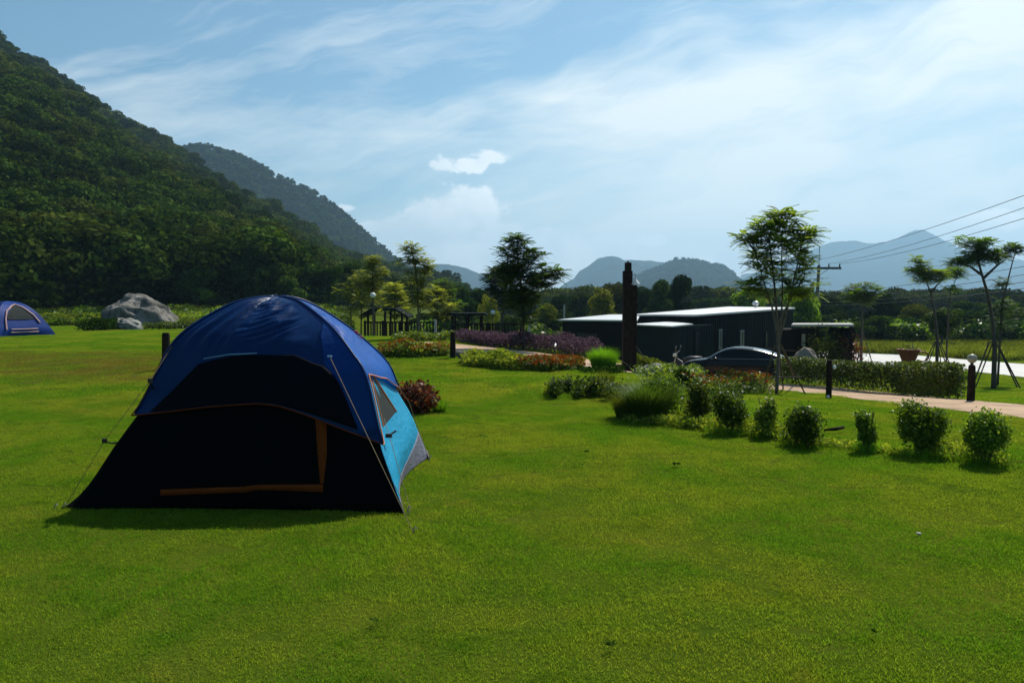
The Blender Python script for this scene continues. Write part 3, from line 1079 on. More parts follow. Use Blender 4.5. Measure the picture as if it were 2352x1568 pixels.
# flysheet over all four sides
f_edge = tab_fn([(0, .32), (.30, .308), (.36, .305), (.56, .285), (.64, .270), (.95, .185), (1, .168)])
r_edge = tab_fn([(0, .168), (.03, .17), (.07, .29), (.2, .29), (.6, .28), (1, .24)])
b_edge = tab_fn([(0, .24), (.5, .33), (1, .24)])
l_edge = tab_fn([(0, .24), (.5, .33), (1, .32)])
fly = cat(dome.panel(0, f_edge, 0.995, 70, 90, off=0.03, wrinkle=0.026, seed=1.0),
          dome.panel(2, b_edge, 0.995, 30, 30, off=0.03),
          dome.panel(3, l_edge, 0.995, 40, 40, off=0.03, wrinkle=0.01, seed=4.0))
flyo = tpart('flysheet', fly, M['fly'])
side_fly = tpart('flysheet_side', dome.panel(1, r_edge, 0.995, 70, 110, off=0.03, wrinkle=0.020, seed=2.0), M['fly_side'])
side_fly['label'] = 'side of the flysheet in a brighter blue that stands in for sunlight'
flyo['label'] = 'wrinkled royal blue flysheet with orange edging'
# dark door panel of the fly
dl = tab_fn([(.24, .05), (.30, .07), (.36, .12), (.42, .21), (.50, .32)])
dr = tab_fn([(.14, .955), (.25, .905), (.36, .855), (.42, .76), (.46, .68), (.50, .60)])
tpart('glow_flap', dome.panel(0, .19, .60, 30, 14, t0=tab_fn([(.14, .95), (.25, .90), (.36, .86), (.50, .90), (.60, .99)]), t1=1.0, off=0.036), M['glow_flap'], thick=.002)  # overlay strip, its glow painted in as a brighter blue
d_top = lambda q: 0.455 - 0.02 * (abs(q - 0.45) * 2) ** 2
tpart('front_panel', dome.panel(0, lambda q: f_edge(dl(.25) + (dr(.25) - dl(.25)) * q) + 0.004, d_top, 40, 60, t0=dl, t1=dr, off=0.048),
      M['door_dark'], thick=0.002)
# highlight on the seam over the door, laid on as a pale tube
def line_on(side, pts, off, n=12):
    out = []
    for (a, b) in zip(pts[:-1], pts[1:]):
        for k in range(n):
            q = k / n
            out.append(dome.P(side, a[0] + (b[0] - a[0]) * q, a[1] + (b[1] - a[1]) * q, off) - TL)
    out.append(dome.P(side, *pts[-1], off) - TL)
    return out


MB().tube(line_on(0, [(.452, .26), (.460, .40), (.456, .55)], 0.052), 0.0035, 5).build('brim_seam_highlight', M['blue_pole'], tent)
# orange piping along the fly edges
edge_pts = [(f_edge(t), t) for t in np.linspace(0, 1, 24)]
MB().tube(line_on(0, edge_pts, 0.040, 3), 0.0055, 5).build('piping', M['orange'], flyo)
edge_r = [(r_edge(t), t) for t in np.concatenate([np.linspace(0, .1, 10), np.linspace(.12, 1, 16)])]
MB().tube(line_on(1, edge_r, 0.040, 3), 0.0060, 5).build('piping', M['orange_painted_lit'], flyo)  # right-hand piping takes the copy with sunlight in its colour
MB().tube([dome.pole(0, s) + Vector((-.03, -.03, .01)) - TL for s in np.linspace(.32, .45, 10)], 0.005, 5).build('piping', M['orange'], flyo)
# pole sleeves: slim raised seams over the four pole runs
for k in range(4):
    ctr = Vector((dome.a.x, dome.a.y, 0.35))
    pts_ = []
    for s in np.linspace((.33, .17, .24, .24)[k], .98, 30):
        p = dome.pole(k, s)
        pts_.append(p + (p - ctr).normalized() * 0.034 - TL)
    MB().tube(pts_, 0.011, 7).build('pole_sleeve', M['fly'], tent, True)

# things laid on the walls by following a line of sight onto the cloth
bvF = BVHTree.FromPolygons([tuple(v) for v in front_in[0]], front_in[1])
bvR = BVHTree.FromPolygons([tuple(v) for v in right_in[0]], right_in[1])
bvA = BVHTree.FromPolygons([tuple(v) for v in fly[0]], fly[1])


def on(bv, px, py, off=0.006):
    d = ray(px, py).normalized()
    h = bv.ray_cast(Vector((0, 0, EYE)), d)
    if h[0] is None:
        h = bv.find_nearest(at(px, py, 6.6))
    return h[0] - d * off - TL


def tape(bv, cen, half, parent, name, mat, off=0.008, n=16):
    """a ribbon on the cloth: cen = centre line in the picture, half = half widths"""
    L, Rr = [], []
    for (a, b, ha, hb) in zip(cen[:-1], cen[1:], half[:-1], half[1:]):
        dx_, dy_ = b[0] - a[0], b[1] - a[1]
        l = math.hypot(dx_, dy_)
        nx_, ny_ = -dy_ / l, dx_ / l
        for k in range(n + 1):
            q = k / n
            c = (a[0] + dx_ * q, a[1] + dy_ * q)
            h = ha + (hb - ha) * q
            L.append(on(bv, c[0] + nx_ * h, c[1] + ny_ * h, off))
            Rr.append(on(bv, c[0] - nx_ * h, c[1] - ny_ * h, off))
    V = L + Rr
    k = len(L)
    F = [(i, i + 1, k + i + 1, k + i) for i in range(k - 1)]
    o = link(name, mesh_np(name, [tuple(v) for v in V], F, mat, True), parent)
    s = o.modifiers.new('thickness', 'SOLIDIFY')
    s.thickness = 0.003
    return o


tape(bvF, [(368, 1131), (470, 1127), (560, 1124), (590, 1119), (640, 1119), (742, 1121)], [7, 7, 7, 6, 7, 9], tent, 'door_tape', M['orange'])
tape(bvF, [(737, 962), (740, 1040), (739, 1110)], [13, 11, 4], tent, 'door_tape', M['orange'])
# side window: net with taped edge
win = [(853, 862), (910, 945), (881, 980)]
V_, F_ = [], []
wc = (sum(p[0] for p in win) / 3, sum(p[1] for p in win) / 3)
ring = []
for i in range(3):
    a, b = win[i], win[(i + 1) % 3]
    ring += [(a[0] + (b[0] - a[0]) * k / 10, a[1] + (b[1] - a[1]) * k / 10) for k in range(10)]
V_ = [on(bvR, *wc, .010)] + [on(bvR, *p, .010) for p in ring]
F_ = [(0, 1 + i, 1 + (i + 1) % 30) for i in range(30)]
wo_ = link('window', mesh_np('window', [tuple(v) for v in V_], F_, M['mesh']), tent)
wo_['label'] = 'dark net window with orange edging painted bright as if sunlit'
MB().tube([on(bvR, 850 + 60 * k / 14, 852 + 93 * k / 14, .02) for k in range(15)], 0.010, 6).build('window_edging', M['orange_painted_lit'], wo_)
MB().tube([on(bvR, 852 + 29 * k / 14, 862 + 118 * k / 14, .02) for k in range(15)], 0.006, 6).build('window_edging', M['orange_painted_lit'], wo_)
# small red toggles on the ridge
for (px, py) in ((816, 764), (826, 775)):
    c = on(bvA, px, py, .02)
    MB().box(c, (.05, .02, .035)).build('toggle', M['pink'], tent, bevel=.006)


def guy(pts, parent, sagz=0.0, r=0.0026):
    P_ = []
    for a, b in zip(pts[:-1], pts[1:]):
        for k in range(8):
            P_.append(a.lerp(b, k / 8))
    P_.append(pts[-1])
    return MB().tube([p - TL for p in P_], r, 5).build('guy_rope', M['rope'], parent)


def peg(p, parent, lean=(0, 0, 0)):
    q = p - TL
    l = Vector(lean)
    MB().tube([q + Vector((0, 0, -.05)), q + Vector((0, 0, .03)) + l, q + Vector((.012, 0, .045)) + l, q + Vector((.022, 0, .03)) + l], .004, 5).build('tent_peg', M['skirt'], parent)


pA = dome.pole(0, .5) + Vector((-.02, -.03, 0))
gl1 = at(345, 874, 6.18)
gl2 = at(240, 1012, 6.05)
gl3 = ground(146, 1168)
g = guy([pA, gl1, gl2, gl3], tent)
peg(gl3, tent)
for (q, s) in ((gl1, .395), (gl2, .235)):
    e = dome.pole(0, s)
    d_ = MB().tube([q - TL, q.lerp(e, .5) - TL + Vector((0, 0, -.012)), e - TL], [.008, .006, .009], 6)
    d_.box(q - TL, (.03, .02, .035))
    d_.build('tensioner', M['black'], tent)
s1 = at(757, 818, 6.15)
gb = ground(950, 1224)
guy([s1, gb], tent)
peg(gb, tent)
MB().box(s1 - TL, (.035, .015, .012)).build('loop', M['blue_pole'], tent)
fr = Vector((-0.78, 5.84, .02))
guy([at(862, 1012, 6.1), at(905, 1110, 5.98), fr], tent)
guy([at(882, 960, 6.35), at(900, 1020, 6.15), fr + Vector((.02, 0, 0))], tent)
k_ = at(893, 1000, 6.22)
MB().box(k_ - TL, (.05, .03, .03)).tube([k_ - TL, k_ - TL + Vector((.05, .05, .03))], .008, 6).build('tensioner', M['black'], tent)
br = ground(986, 1056)
guy([at(820, 770, 7.35), at(878, 830, 7.5), at(940, 925, 7.75), br], tent)
peg(br, tent)
peg(fr, tent)
peg(dome.c[0] + Vector((-.03, -.02, 0)), tent)
MB().tube([br - TL, dome.c[2] - TL + Vector((-.03, 0, .06))], [.012, .02], 6).build('corner_strap', M['black'], tent)

# ------------------------------------------------------------------ the second tent, far left
t2 = ground(-14, 772)
TL2 = t2.copy()
w2 = 1.25
ang = R(-30)
def r2(x, y):
    return (t2.x + x * math.cos(ang) - y * math.sin(ang), t2.y + 0.9 + x * math.sin(ang) + y * math.cos(ang))


prof2 = [  # small tent
    (0, 0), (0.08, 0.22), (0.25, 0.62), (0.37, .88), (0.50, 1.10), (0.65, 1.28), (0.80, 1.38), (1.0, 1.42)]
d2 = Dome([r2(-w2, -w2), r2(w2, -w2), r2(w2, w2), r2(-w2, w2)], (*r2(0, 0), 0), prof2, bulge=.12)
tent2 = empty('dome_tent', TL2)
tag(tent2, 'small royal blue dome tent with a pale arched window, left of the boulder', 'tent')
def t2part(name, VF, mat, parent=None):
    V, F = VF
    return link(name, mesh_np(name, [tuple(Vector(v) - TL2) for v in V], F, mat, True), parent or tent2)


t2part('tent_wall', cat(*[d2.panel(k, 0, .995, 24, 24) for k in (0, 2, 3)]), M['tentblue'])
sw = t2part('side_wall', d2.panel(1, 0, .995, 24, 24), M['lilac'])
wn2 = t2part('window', d2.panel(1, .28, lambda q: .62 - 1.0 * (q - .5) ** 2, 12, 20, t0=.24, t1=.80, off=.02), M['mesh'], None)
ring = [(.10, .22), (.28, .2), (.45, .22), (.60, .38), (.66, .55), (.56, .72), (.36, .83), (.18, .86)]
P_ = []
for a, b in zip(ring[:-1], ring[1:]):
    for k in range(6):
        q = k / 6
        P_.append(d2.P(1, a[0] + (b[0] - a[0]) * q, a[1] + (b[1] - a[1]) * q, .03) - TL2)
MB().tube(P_, .028, 6).build('window_edging', M['pink_pale'] if 'pink_pale' in M else M.setdefault('pink_pale', plain('salmon_tape', (0.62, 0.36, 0.33), .6)), wn2)
for zz in (.06, .11):
    MB().tube([d2.P(1, zz, t, .03) - TL2 for t in np.linspace(.3, .75, 10)], .022, 6).build('salmon_tape', M['pink_pale'], tent2)
t2part('rear_opening', d2.panel(0, .22, lambda q: .5 - .6 * (q - .5) ** 2, 8, 12, t0=.2, t1=.75, off=.02), M['door_dark'])

# ================================================================== PLANTS
def tree_root(name, p, label, cat='tree', group=None):
    o = empty(name, p)
    tag(o, label, cat, group)
    return o


def frond_set(rng, n_leaf=9, L=0.34, lw=0.032, ll=0.10):
    """one feathered leaf along +X drooping, as quads"""
    qs = []
    for k in range(n_leaf):
        t = 0.18 + 0.82 * (k + 0.5) / n_leaf
        c = np.array([L * t, 0, L * (0.16 * t - 0.42 * t * t)])
        l = ll * (1 - 0.45 * abs(t - 0.55))
        for s in (-1, 1):
            d = np.array([0.55, s * 0.95, -0.20])
            d /= np.linalg.norm(d)
            w = np.cross(d, [0, 0, 1]); w /= np.linalg.norm(w)
            qs.append([c, c + d * l * .5 + w * lw * .5, c + d * l, c + d * l * .5 - w * lw * .5])
    return np.array(qs)      # (m,4,3)


FR = frond_set(None)


def stamp(tmpl, pos, yaw, pitch, scl):
    """copies of a frond template"""
    n = len(pos)
    V = np.repeat(tmpl[None] * scl[:, None, None, None], n, 0) if tmpl.shape[0] == n else tmpl[None] * scl[:, None, None, None]
    cp, sp = np.cos(pitch)[:, None, None], np.sin(pitch)[:, None, None]
    x, y, z = V[..., 0], V[..., 1], V[..., 2]
    x2, z2 = x * cp - z * sp, x * sp + z * cp
    cy, sy = np.cos(yaw)[:, None, None], np.sin(yaw)[:, None, None]
    V = np.stack([x2 * cy - y * sy, x2 * sy + y * cy, z2], -1) + pos[:, None, None, :]
    V = V.reshape(-1, 3)
    return V, np.arange(len(V), dtype=np.int32).reshape(-1, 4)


def fern_tree(name, label, base, stems, clusters, Y, rng, leafmat, barkmat, leafs=1.0, per=9, props=None, group=None, spread_y=0.35, stem_r=0.035, twig_from=None):
    """young feather-leaved tree. stems: list of picture polylines from the ground up; clusters: (px, py, rx, ry, rosettes)"""
    root = tree_root(name, base, label, 'tree', group)
    B = Vector(base)
    sc = FPX / Y
    tips = []
    for (px, py, rx, ry, k) in clusters:
        for _ in range(k):
            a, r = rng.uniform(0, 2 * PI), math.sqrt(rng.uniform(0.05, 1))
            p = at(px + rx * r * math.cos(a), py + ry * r * math.sin(a), Y)
            p.y += rng.uniform(-1, 1) * rx / sc * 0.75
            tips.append(p)
    mb = MB()
    nodes = []
    for st in stems:
        pl = [at(px, py, Y) for (px, py) in st]
        if len(nodes) == 0:
            pl[0] = B + Vector((0, 0, -.05))
        P_, n = [], len(pl)
        for a, b in zip(pl[:-1], pl[1:]):
            for k in range(4):
                P_.append(a.lerp(b, k / 4))
        P_.append(pl[-1])
        r0 = stem_r * (1.0 if st is stems[0] else 0.6)
        mb.tube(P_, [r0 * (1 - 0.7 * i / (len(P_) - 1)) for i in range(len(P_))], 7)
        nodes += P_[len(P_) // 3:]
    for t in tips:
        lower = [q for q in nodes if q.z < t.z + 0.05] or nodes
        q = min(lower, key=lambda q: (q - t).length + max(0, (t.z - q.z) * -1))
        if (q - t).length > 0.08:
            m = q.lerp(t, .5) + Vector((0, 0, .04))
            mb.tube([q, m, t], [.010, .007, .004], 5, False)
    tr = mb.build('trunk', barkmat, root, True)
    for v in tr.data.vertices:
        v.co = v.co - B
    pos, yaw, pit, s = [], [], [], []
    for t in tips:
        k = per + int(rng.integers(-2, 3))
        for j in range(k):
            pos.append(np.array(t - B)); yaw.append(2 * PI * j / k + rng.uniform(-.3, .3))
            pit.append(rng.uniform(-.25, .75)); s.append(leafs * rng.uniform(.7, 1.25))
    V, F = stamp(FR, np.array(pos), np.array(yaw), np.array(pit), np.array(s))
    link('crown', mesh_np('crown', V, F, leafmat), root)
    if props:
        for (a, b, r) in props:
            MB().tube([Vector(a) - B, Vector(b) - B], r, 6).build('support_pole', M['pole_wood'], root)
    return root


def prop_ring(base, h, r, n, rng, rad=.02, x0=0.0):
    out = []
    for k in range(n):
        a = 2 * PI * k / n + x0
        g = Vector((base[0] + r * math.cos(a), base[1] + r * math.sin(a), 0))
        g.z = ground_z(g.x, g.y)
        tp = Vector((base[0] + .05 * math.cos(a), base[1] + .05 * math.sin(a), base[2] + h))
        out.append((g, tp + (tp - g) * 0.08, rad))
    return out


rngT = np.random.default_rng(21)
# the tall tree beside the car
Yb = 18.2
b_ = foot(1786, Yb)
pr = []
for (gx, gy) in ((1799, 893), (1850, 906), (1752, 890), (1830, 880)):
    g_ = ground(gx, gy)
    pr.append((g_, Vector((b_.x + (g_.x - b_.x) * .12, b_.y + (g_.y - b_.y) * .12, b_.z + 1.15)), .022))
pr.append((at(1785, 867, Yb - .25), at(1842, 866, Yb - .1), .016))
pr.append((at(1760, 800, Yb - .1), at(1828, 806, Yb - .1), .014))
fern_tree('garden_tree', 'tall airy tree with several pale stems and feathery leaves beside the dark car', b_,
          [[(1786, 893), (1788, 820), (1786, 760), (1782, 690), (1775, 620), (1768, 560)],
           [(1787, 800), (1795, 730), (1797, 660), (1795, 590), (1798, 520)],
           [(1787, 790), (1806, 720), (1822, 650), (1836, 590), (1845, 540)],
           [(1786, 770), (1772, 700), (1752, 640), (1735, 580)],
           [(1789, 740), (1820, 680), (1846, 640), (1852, 600)]],
          [(1795, 505, 34, 24, 20), (1765, 540, 40, 30, 22), (1825, 545, 38, 32, 20), (1728, 548, 24, 16, 11), (1852, 545, 18, 20, 8),
           (1790, 590, 62, 34, 28), (1745, 600, 34, 24, 13), (1845, 605, 22, 30, 12), (1790, 640, 55, 22, 10), (1722, 660, 26, 16, 10), (1840, 662, 32, 22, 24), (1748, 672, 22, 14, 8)],
          Yb, rngT, M['tree_light'], M['bark_pale'], 1.0, 8, pr, stem_r=.045)
# dark tree behind the orange bed
Yd = 25.5
b_ = foot(1203, Yd)
pr = [(foot(1170, Yd - .3), at(1196, 760, Yd), .02), (foot(1232, Yd + .4), at(1208, 760, Yd), .02), (foot(1206, Yd - .9), at(1203, 755, Yd), .02)]
fern_tree('garden_tree', 'dark bushy tree with a long side branch to the right, behind the orange flower bed', b_,
          [[(1203, 812), (1202, 760), (1201, 700), (1195, 640), (1188, 580), (1188, 550)],
           [(1201, 710), (1225, 660), (1262, 635), (1292, 625)],
           [(1200, 690), (1175, 650), (1150, 630)], [(1195, 640), (1222, 600), (1240, 582)]],
          [(1187, 556, 20, 14, 20), (1184, 585, 32, 18, 25), (1228, 588, 22, 14, 16), (1185, 615, 38, 20, 36), (1218, 625, 34, 20, 30), (1270, 632, 28, 14, 22),
           (1165, 632, 28, 16, 24), (1195, 655, 44, 20, 44), (1240, 650, 28, 16, 26), (1205, 685, 32, 18, 40), (1185, 700, 26, 16, 16), (1208, 730, 18, 20, 12)],
          Yd, rngT, M['tree'], M['bark'], 1.0, 8, pr, stem_r=.055)
# its darker companion
Yc_ = 44.0
fern_tree('garden_tree', 'darker slender tree half hidden behind the bushy garden tree', foot(1153, Yc_),
          [[(1153, 770), (1153, 700), (1150, 640)]],
          [(1150, 640, 30, 18, 34), (1145, 665, 30, 20, 36), (1162, 690, 26, 20, 26), (1150, 622, 22, 10, 14)], Yc_, rngT, M['tree_dark'], M['bark'], 1.5, 9, stem_r=.10)
# slender tree left of centre
Ye = 30.0
b_ = foot(962, Ye)
fern_tree('garden_tree', 'slender sparse young tree with a pale top, behind the left flower bed', b_,
          [[(962, 782), (961, 720), (959, 660), (952, 600), (944, 572)], [(960, 680), (975, 630), (985, 600)], [(962, 760), (966, 700), (972, 650)]],
          [(944, 572, 18, 12, 16), (960, 592, 26, 16, 24), (975, 612, 18, 16, 16), (940, 600, 22, 10, 12), (958, 630, 24, 16, 14), (978, 690, 22, 24, 16), (945, 690, 22, 26, 16), (962, 660, 26, 18, 16)],
          Ye, rngT, M['airy'], M['bark_pale'], .85, 8,
          [(foot(940, Ye - .5), at(958, 742, Ye), .018), (foot(985, Ye - .3), at(965, 742, Ye), .018)], stem_r=.045)
Yf_ = 40.0
fern_tree('garden_tree', 'young tree with a bright lime-green top beside the left pavilion', foot(858, Yf_),
          [[(858, 765), (857, 700), (855, 640), (858, 605)]],
          [(860, 600, 18, 12, 18), (866, 622, 22, 16, 22), (846, 640, 26, 16, 22), (868, 662, 26, 18, 18), (840, 680, 24, 18, 14)], Yf_, rngT, M['tree_yellow'], M['bark'], 1.0, 9, stem_r=.06)
for (px, Yq, top, mat_, lab) in ((828, 43, 622, 'airy', 'thin olive-green tree left of the lime-topped young tree'),
                                 (905, 46, 650, 'airy', 'thin olive tree standing behind the roof of the left pavilion'),
                                 (1003, 47, 655, 'airy', 'loose brownish-green tree just right of the slender pale-topped tree'),
                                 (1020, 52, 640, 'tree', 'loose green tree at the right end of the left pavilion fence')):
    h_ = 745 - top
    fern_tree('slender_tree', lab, foot(px, Yq), [[(px, 770), (px + 2, 700), (px - 2, top + 12)]],
              [(px, top + h_ * .15, h_ * .18, h_ * .12, 18), (px - 6, top + h_ * .38, h_ * .34, h_ * .2, 34), (px + 8, top + h_ * .65, h_ * .38, h_ * .22, 34)],
              Yq, rngT, M[mat_], M['bark'], 1.3, 8, stem_r=.05, group='slender young trees behind the left pavilion')
# the umbrella-shaped trees along the road
Yr = 31.0
b_ = foot(2287, Yr)
fern_tree('roadside_tree', 'umbrella-shaped tree with a leaning bare trunk and long support stakes, right of the globe lamp', b_,
          [[(2287, 882), (2285, 800), (2280, 740), (2270, 680), (2253, 622), (2244, 590)], [(2256, 632), (2228, 612), (2205, 606)], [(2258, 640), (2290, 610), (2310, 596)]],
          [(2242, 560, 34, 14, 34), (2244, 585, 40, 12, 34), (2202, 603, 20, 8, 16), (2272, 596, 22, 10, 16), (2228, 600, 30, 8, 14)], Yr, rngT, M['tree'], M['bark'], 1.0, 10,
          [(foot(2236, Yr), at(2272, 785, Yr), .03), (foot(2349, Yr + .2), at(2294, 795, Yr), .03), (foot(2342, Yr + .8), at(2290, 790, Yr), .03), (foot(2245, Yr + .8), at(2280, 788, Yr), .025),
           (at(2268, 786, Yr - .15), at(2302, 786, Yr - .15), .025)], stem_r=.10)
b_ = foot(2296, 33.5)
fern_tree('roadside_tree', 'thin crooked tree with a tuft of leaves leaning out to the right edge', b_,
          [[(2296, 860), (2298, 760), (2303, 690), (2316, 640), (2326, 600), (2334, 575)]],
          [(2330, 572, 22, 12, 22), (2310, 588, 14, 8, 8), (2306, 652, 12, 9, 8), (2300, 705, 22, 18, 14), (2296, 740, 20, 18, 12)], 33.5, rngT, M['tree'], M['bark'], 1.0, 10, stem_r=.05)
Ya = 38.0
b_ = foot(2155, Ya)
fern_tree('roadside_tree', 'flat-topped young tree on stakes behind the red planter', b_,
          [[(2155, 850), (2153, 780), (2146, 715), (2137, 670), (2128, 648)], [(2138, 672), (2152, 655), (2168, 640)]],
          [(2113, 600, 14, 8, 10), (2118, 625, 24, 10, 26), (2145, 634, 30, 10, 26), (2128, 645, 28, 8, 16)], Ya, rngT, M['tree_light'], M['bark'], 1.15, 10,
          [(foot(2110, Ya), at(2148, 785, Ya), .025), (foot(2125, Ya - .5), at(2150, 785, Ya), .025), (foot(2198, Ya), at(2158, 785, Ya), .025), (foot(2185, Ya - .5), at(2156, 785, Ya), .025),
           (foot(2168, Ya + .6), at(2154, 782, Ya), .025)], stem_r=.085)
b_ = foot(2176, Ya + 4)
fern_tree('roadside_tree', 'thin tree with a small round tuft behind the flat-topped young tree', b_,
          [[(2176, 820), (2178, 720), (2184, 668), (2196, 640)]], [(2196, 628, 22, 14, 30), (2184, 665, 12, 6, 6)], Ya + 4, rngT, M['tree'], M['bark'], 1.2, 10, stem_r=.05)
b_ = foot(1980, 47)
fern_tree('roadside_tree', 'round-headed young tree on stakes behind the end of the brown block', b_,
          [[(1980, 812), (1980, 740), (1981, 690)]], [(1982, 668, 36, 14, 34), (1978, 685, 34, 14, 26)], 47, rngT, M['tree'], M['bark'], 1.4, 10,
          [(foot(1958, 47), at(1977, 765, 47), .03), (foot(2004, 47), at(1983, 765, 47), .03), (foot(1972, 46.3), at(1979, 765, 47), .03)], stem_r=.09)

# ------------------------------------------------------------------ background trees: crown and trunk shared between copies
def trunk_mesh(seed):
    rng = np.random.default_rng(seed)
    mb = MB()
    mb.tube([(0, 0, -.02), (.01, 0, .2), (0, .01, .42), (.01, 0, .6)], [.028, .022, .016, .008], 7)
    for k in range(6):
        a = rng.uniform(0, 6.28); z = rng.uniform(.22, .45); r = rng.uniform(.14, .28)
        mb.tube([(0, 0, z), (r * .5 * math.cos(a), r * .5 * math.sin(a), z + .10), (r * math.cos(a), r * math.sin(a), z + rng.uniform(.16, .3))], [.012, .008, .004], 5)
    me = bpy.data.meshes.new('trunk')
    me.from_pydata(mb.v, [], mb.f)
    me.materials.append(M['bark'])
    return me


trunks = [trunk_mesh(k) for k in range(3)]
crowns = {}
for k, (mn, n_, sz, lu) in {'a': ('tree_dark', 6500, .036, 20), 'b': ('forest', 6000, .038, 16), 'c': ('tree_olive', 4200, .036, 14), 'd': ('tree_yellow', 3800, .036, 12), 'e': ('tree', 6000, .036, 18)}.items():
    crowns[k] = crown_mesh('crown', ord(k), M[mn], n_, sz, lu)
BG = 'trees of the belt beyond the garden and buildings'


def belt_tree(px, top, Y, wpx, kind, label, rot=None):
    b = foot(px, Y)
    h = at(px, top, Y).z - b.z
    root = tree_root('belt_tree', b, label, 'tree', BG)
    root.rotation_euler = (0, 0, (px * 7.3) % 6.28 if rot is None else rot)
    w = wpx / FPX * Y / 0.72
    root.scale = (w, w, h * 1.04)
    for nm, me in (('crown', crowns[kind]), ('trunk', trunks[int(px) % 3])):
        o = bpy.data.objects.new(nm, me)
        COL.objects.link(o)
        o.parent = root
    return root


for t in [
    (1048, 652, 75, 90, 'a', 'dark round tree in front of the low hazy mountain, nearest the pale-topped tree'),
    (1098, 664, 85, 60, 'a', 'small dark tree left of the dark garden tree and its companion'),
    (1120, 672, 62, 46, 'd', 'yellow-green bush-like tree just left of the dark companion tree'),
    (1246, 690, 70, 60, 'c', 'olive tree under the long side branch of the dark garden tree'),
    (1285, 676, 90, 60, 'a', 'dark tree between the dark garden tree and the metal-roofed building'),
    (1330, 672, 95, 80, 'b', 'mid-green tree rising over the left end of the metal roof'),
    (1384, 655, 70, 70, 'd', 'yellow-green tree above the metal roof, left of the timber pillar'),
    (1408, 640, 88, 90, 'c', 'brownish broad tree directly behind the yellow-green one beside the pillar'),
    (1478, 660, 80, 60, 'a', 'small dark tree close to the right side of the timber pillar'),
    (1515, 640, 76, 62, 'b', 'green tree above the roof, left half of the pair before the rounded hill'),
    (1562, 628, 78, 60, 'a', 'tallest dark tree above the roof, right half of the pair before the rounded hill'),
    (1612, 684, 110, 70, 'b', 'low tree above the middle of the metal roof'),
    (1668, 682, 120, 80, 'a', 'low dark tree left of the white roof ventilator'),
    (1716, 650, 80, 70, 'e', 'green tree behind the left side of the tall airy tree'),
    (1840, 650, 62, 76, 'e', 'leafy green tree left of the power pole'),
    (1905, 676, 85, 80, 'b', 'green tree right of the power pole foot'),
    (1950, 672, 95, 80, 'a', 'dark tree behind the round-headed young tree, on its left'),
    (2020, 668, 80, 90, 'a', 'broad dark tree right of the round-headed young tree'),
    (2062, 684, 95, 60, 'b', 'narrow dark tree left of the flat-topped young tree'),
    (2110, 692, 75, 80, 'c', 'olive tree behind the flat-topped young tree'),
    (2165, 700, 58, 70, 'e', 'bright green low tree right of the flat-topped trunk'),
    (2225, 690, 90, 90, 'b', 'green tree between the two groups of roadside trees'),
    (2300, 690, 80, 90, 'a', 'dark tree behind the thin crooked tree'),
    (2345, 700, 72, 70, 'e', 'green tree at the right edge behind the stakes'),
    (2400, 684, 84, 90, 'b', 'green tree just beyond the right edge of the view'),
    (20, 612, 70, 130, 'e', 'bright green tree behind the small royal blue tent'),
    (95, 640, 66, 90, 'b', 'rounded green tree between the small tent and the boulder'),
    (170, 625, 78, 90, 'a', 'dark tree up the slope left of the boulder'),
    (330, 600, 78, 100, 'b', 'leafy tree directly behind the large boulder'),
    (455, 610, 76, 90, 'a', 'dark tree right of the boulder, left of the big tent'),
    (560, 555, 80, 90, 'a', 'tall very dark tree behind the top left of the big tent'),
    (650, 600, 82, 100, 'b', 'dark leafy tree straight behind the peak of the big tent'),
    (742, 610, 86, 90, 'a', 'dark tree behind the right shoulder of the big tent'),
    (800, 600, 92, 80, 'b', 'green tree at the foot of the hill left of the slender trees'),
    (885, 640, 88, 70, 'c', 'olive tree behind the lime-topped young tree'),
    (930, 640, 96, 70, 'a', 'dark tree under the end of the second ridge'),
]:
    belt_tree(*t)

# ------------------------------------------------------------------ shrubs near the camera
def leafy_solid(rng, n, sampler, size, mat, name, parent, aspect=1.5, jit=.7):
    C, N = sampler(n)
    V, F = leaf_quads(C, N, size, aspect, rng, jit)
    return link(name, mesh_np(name, V, F, mat), parent)


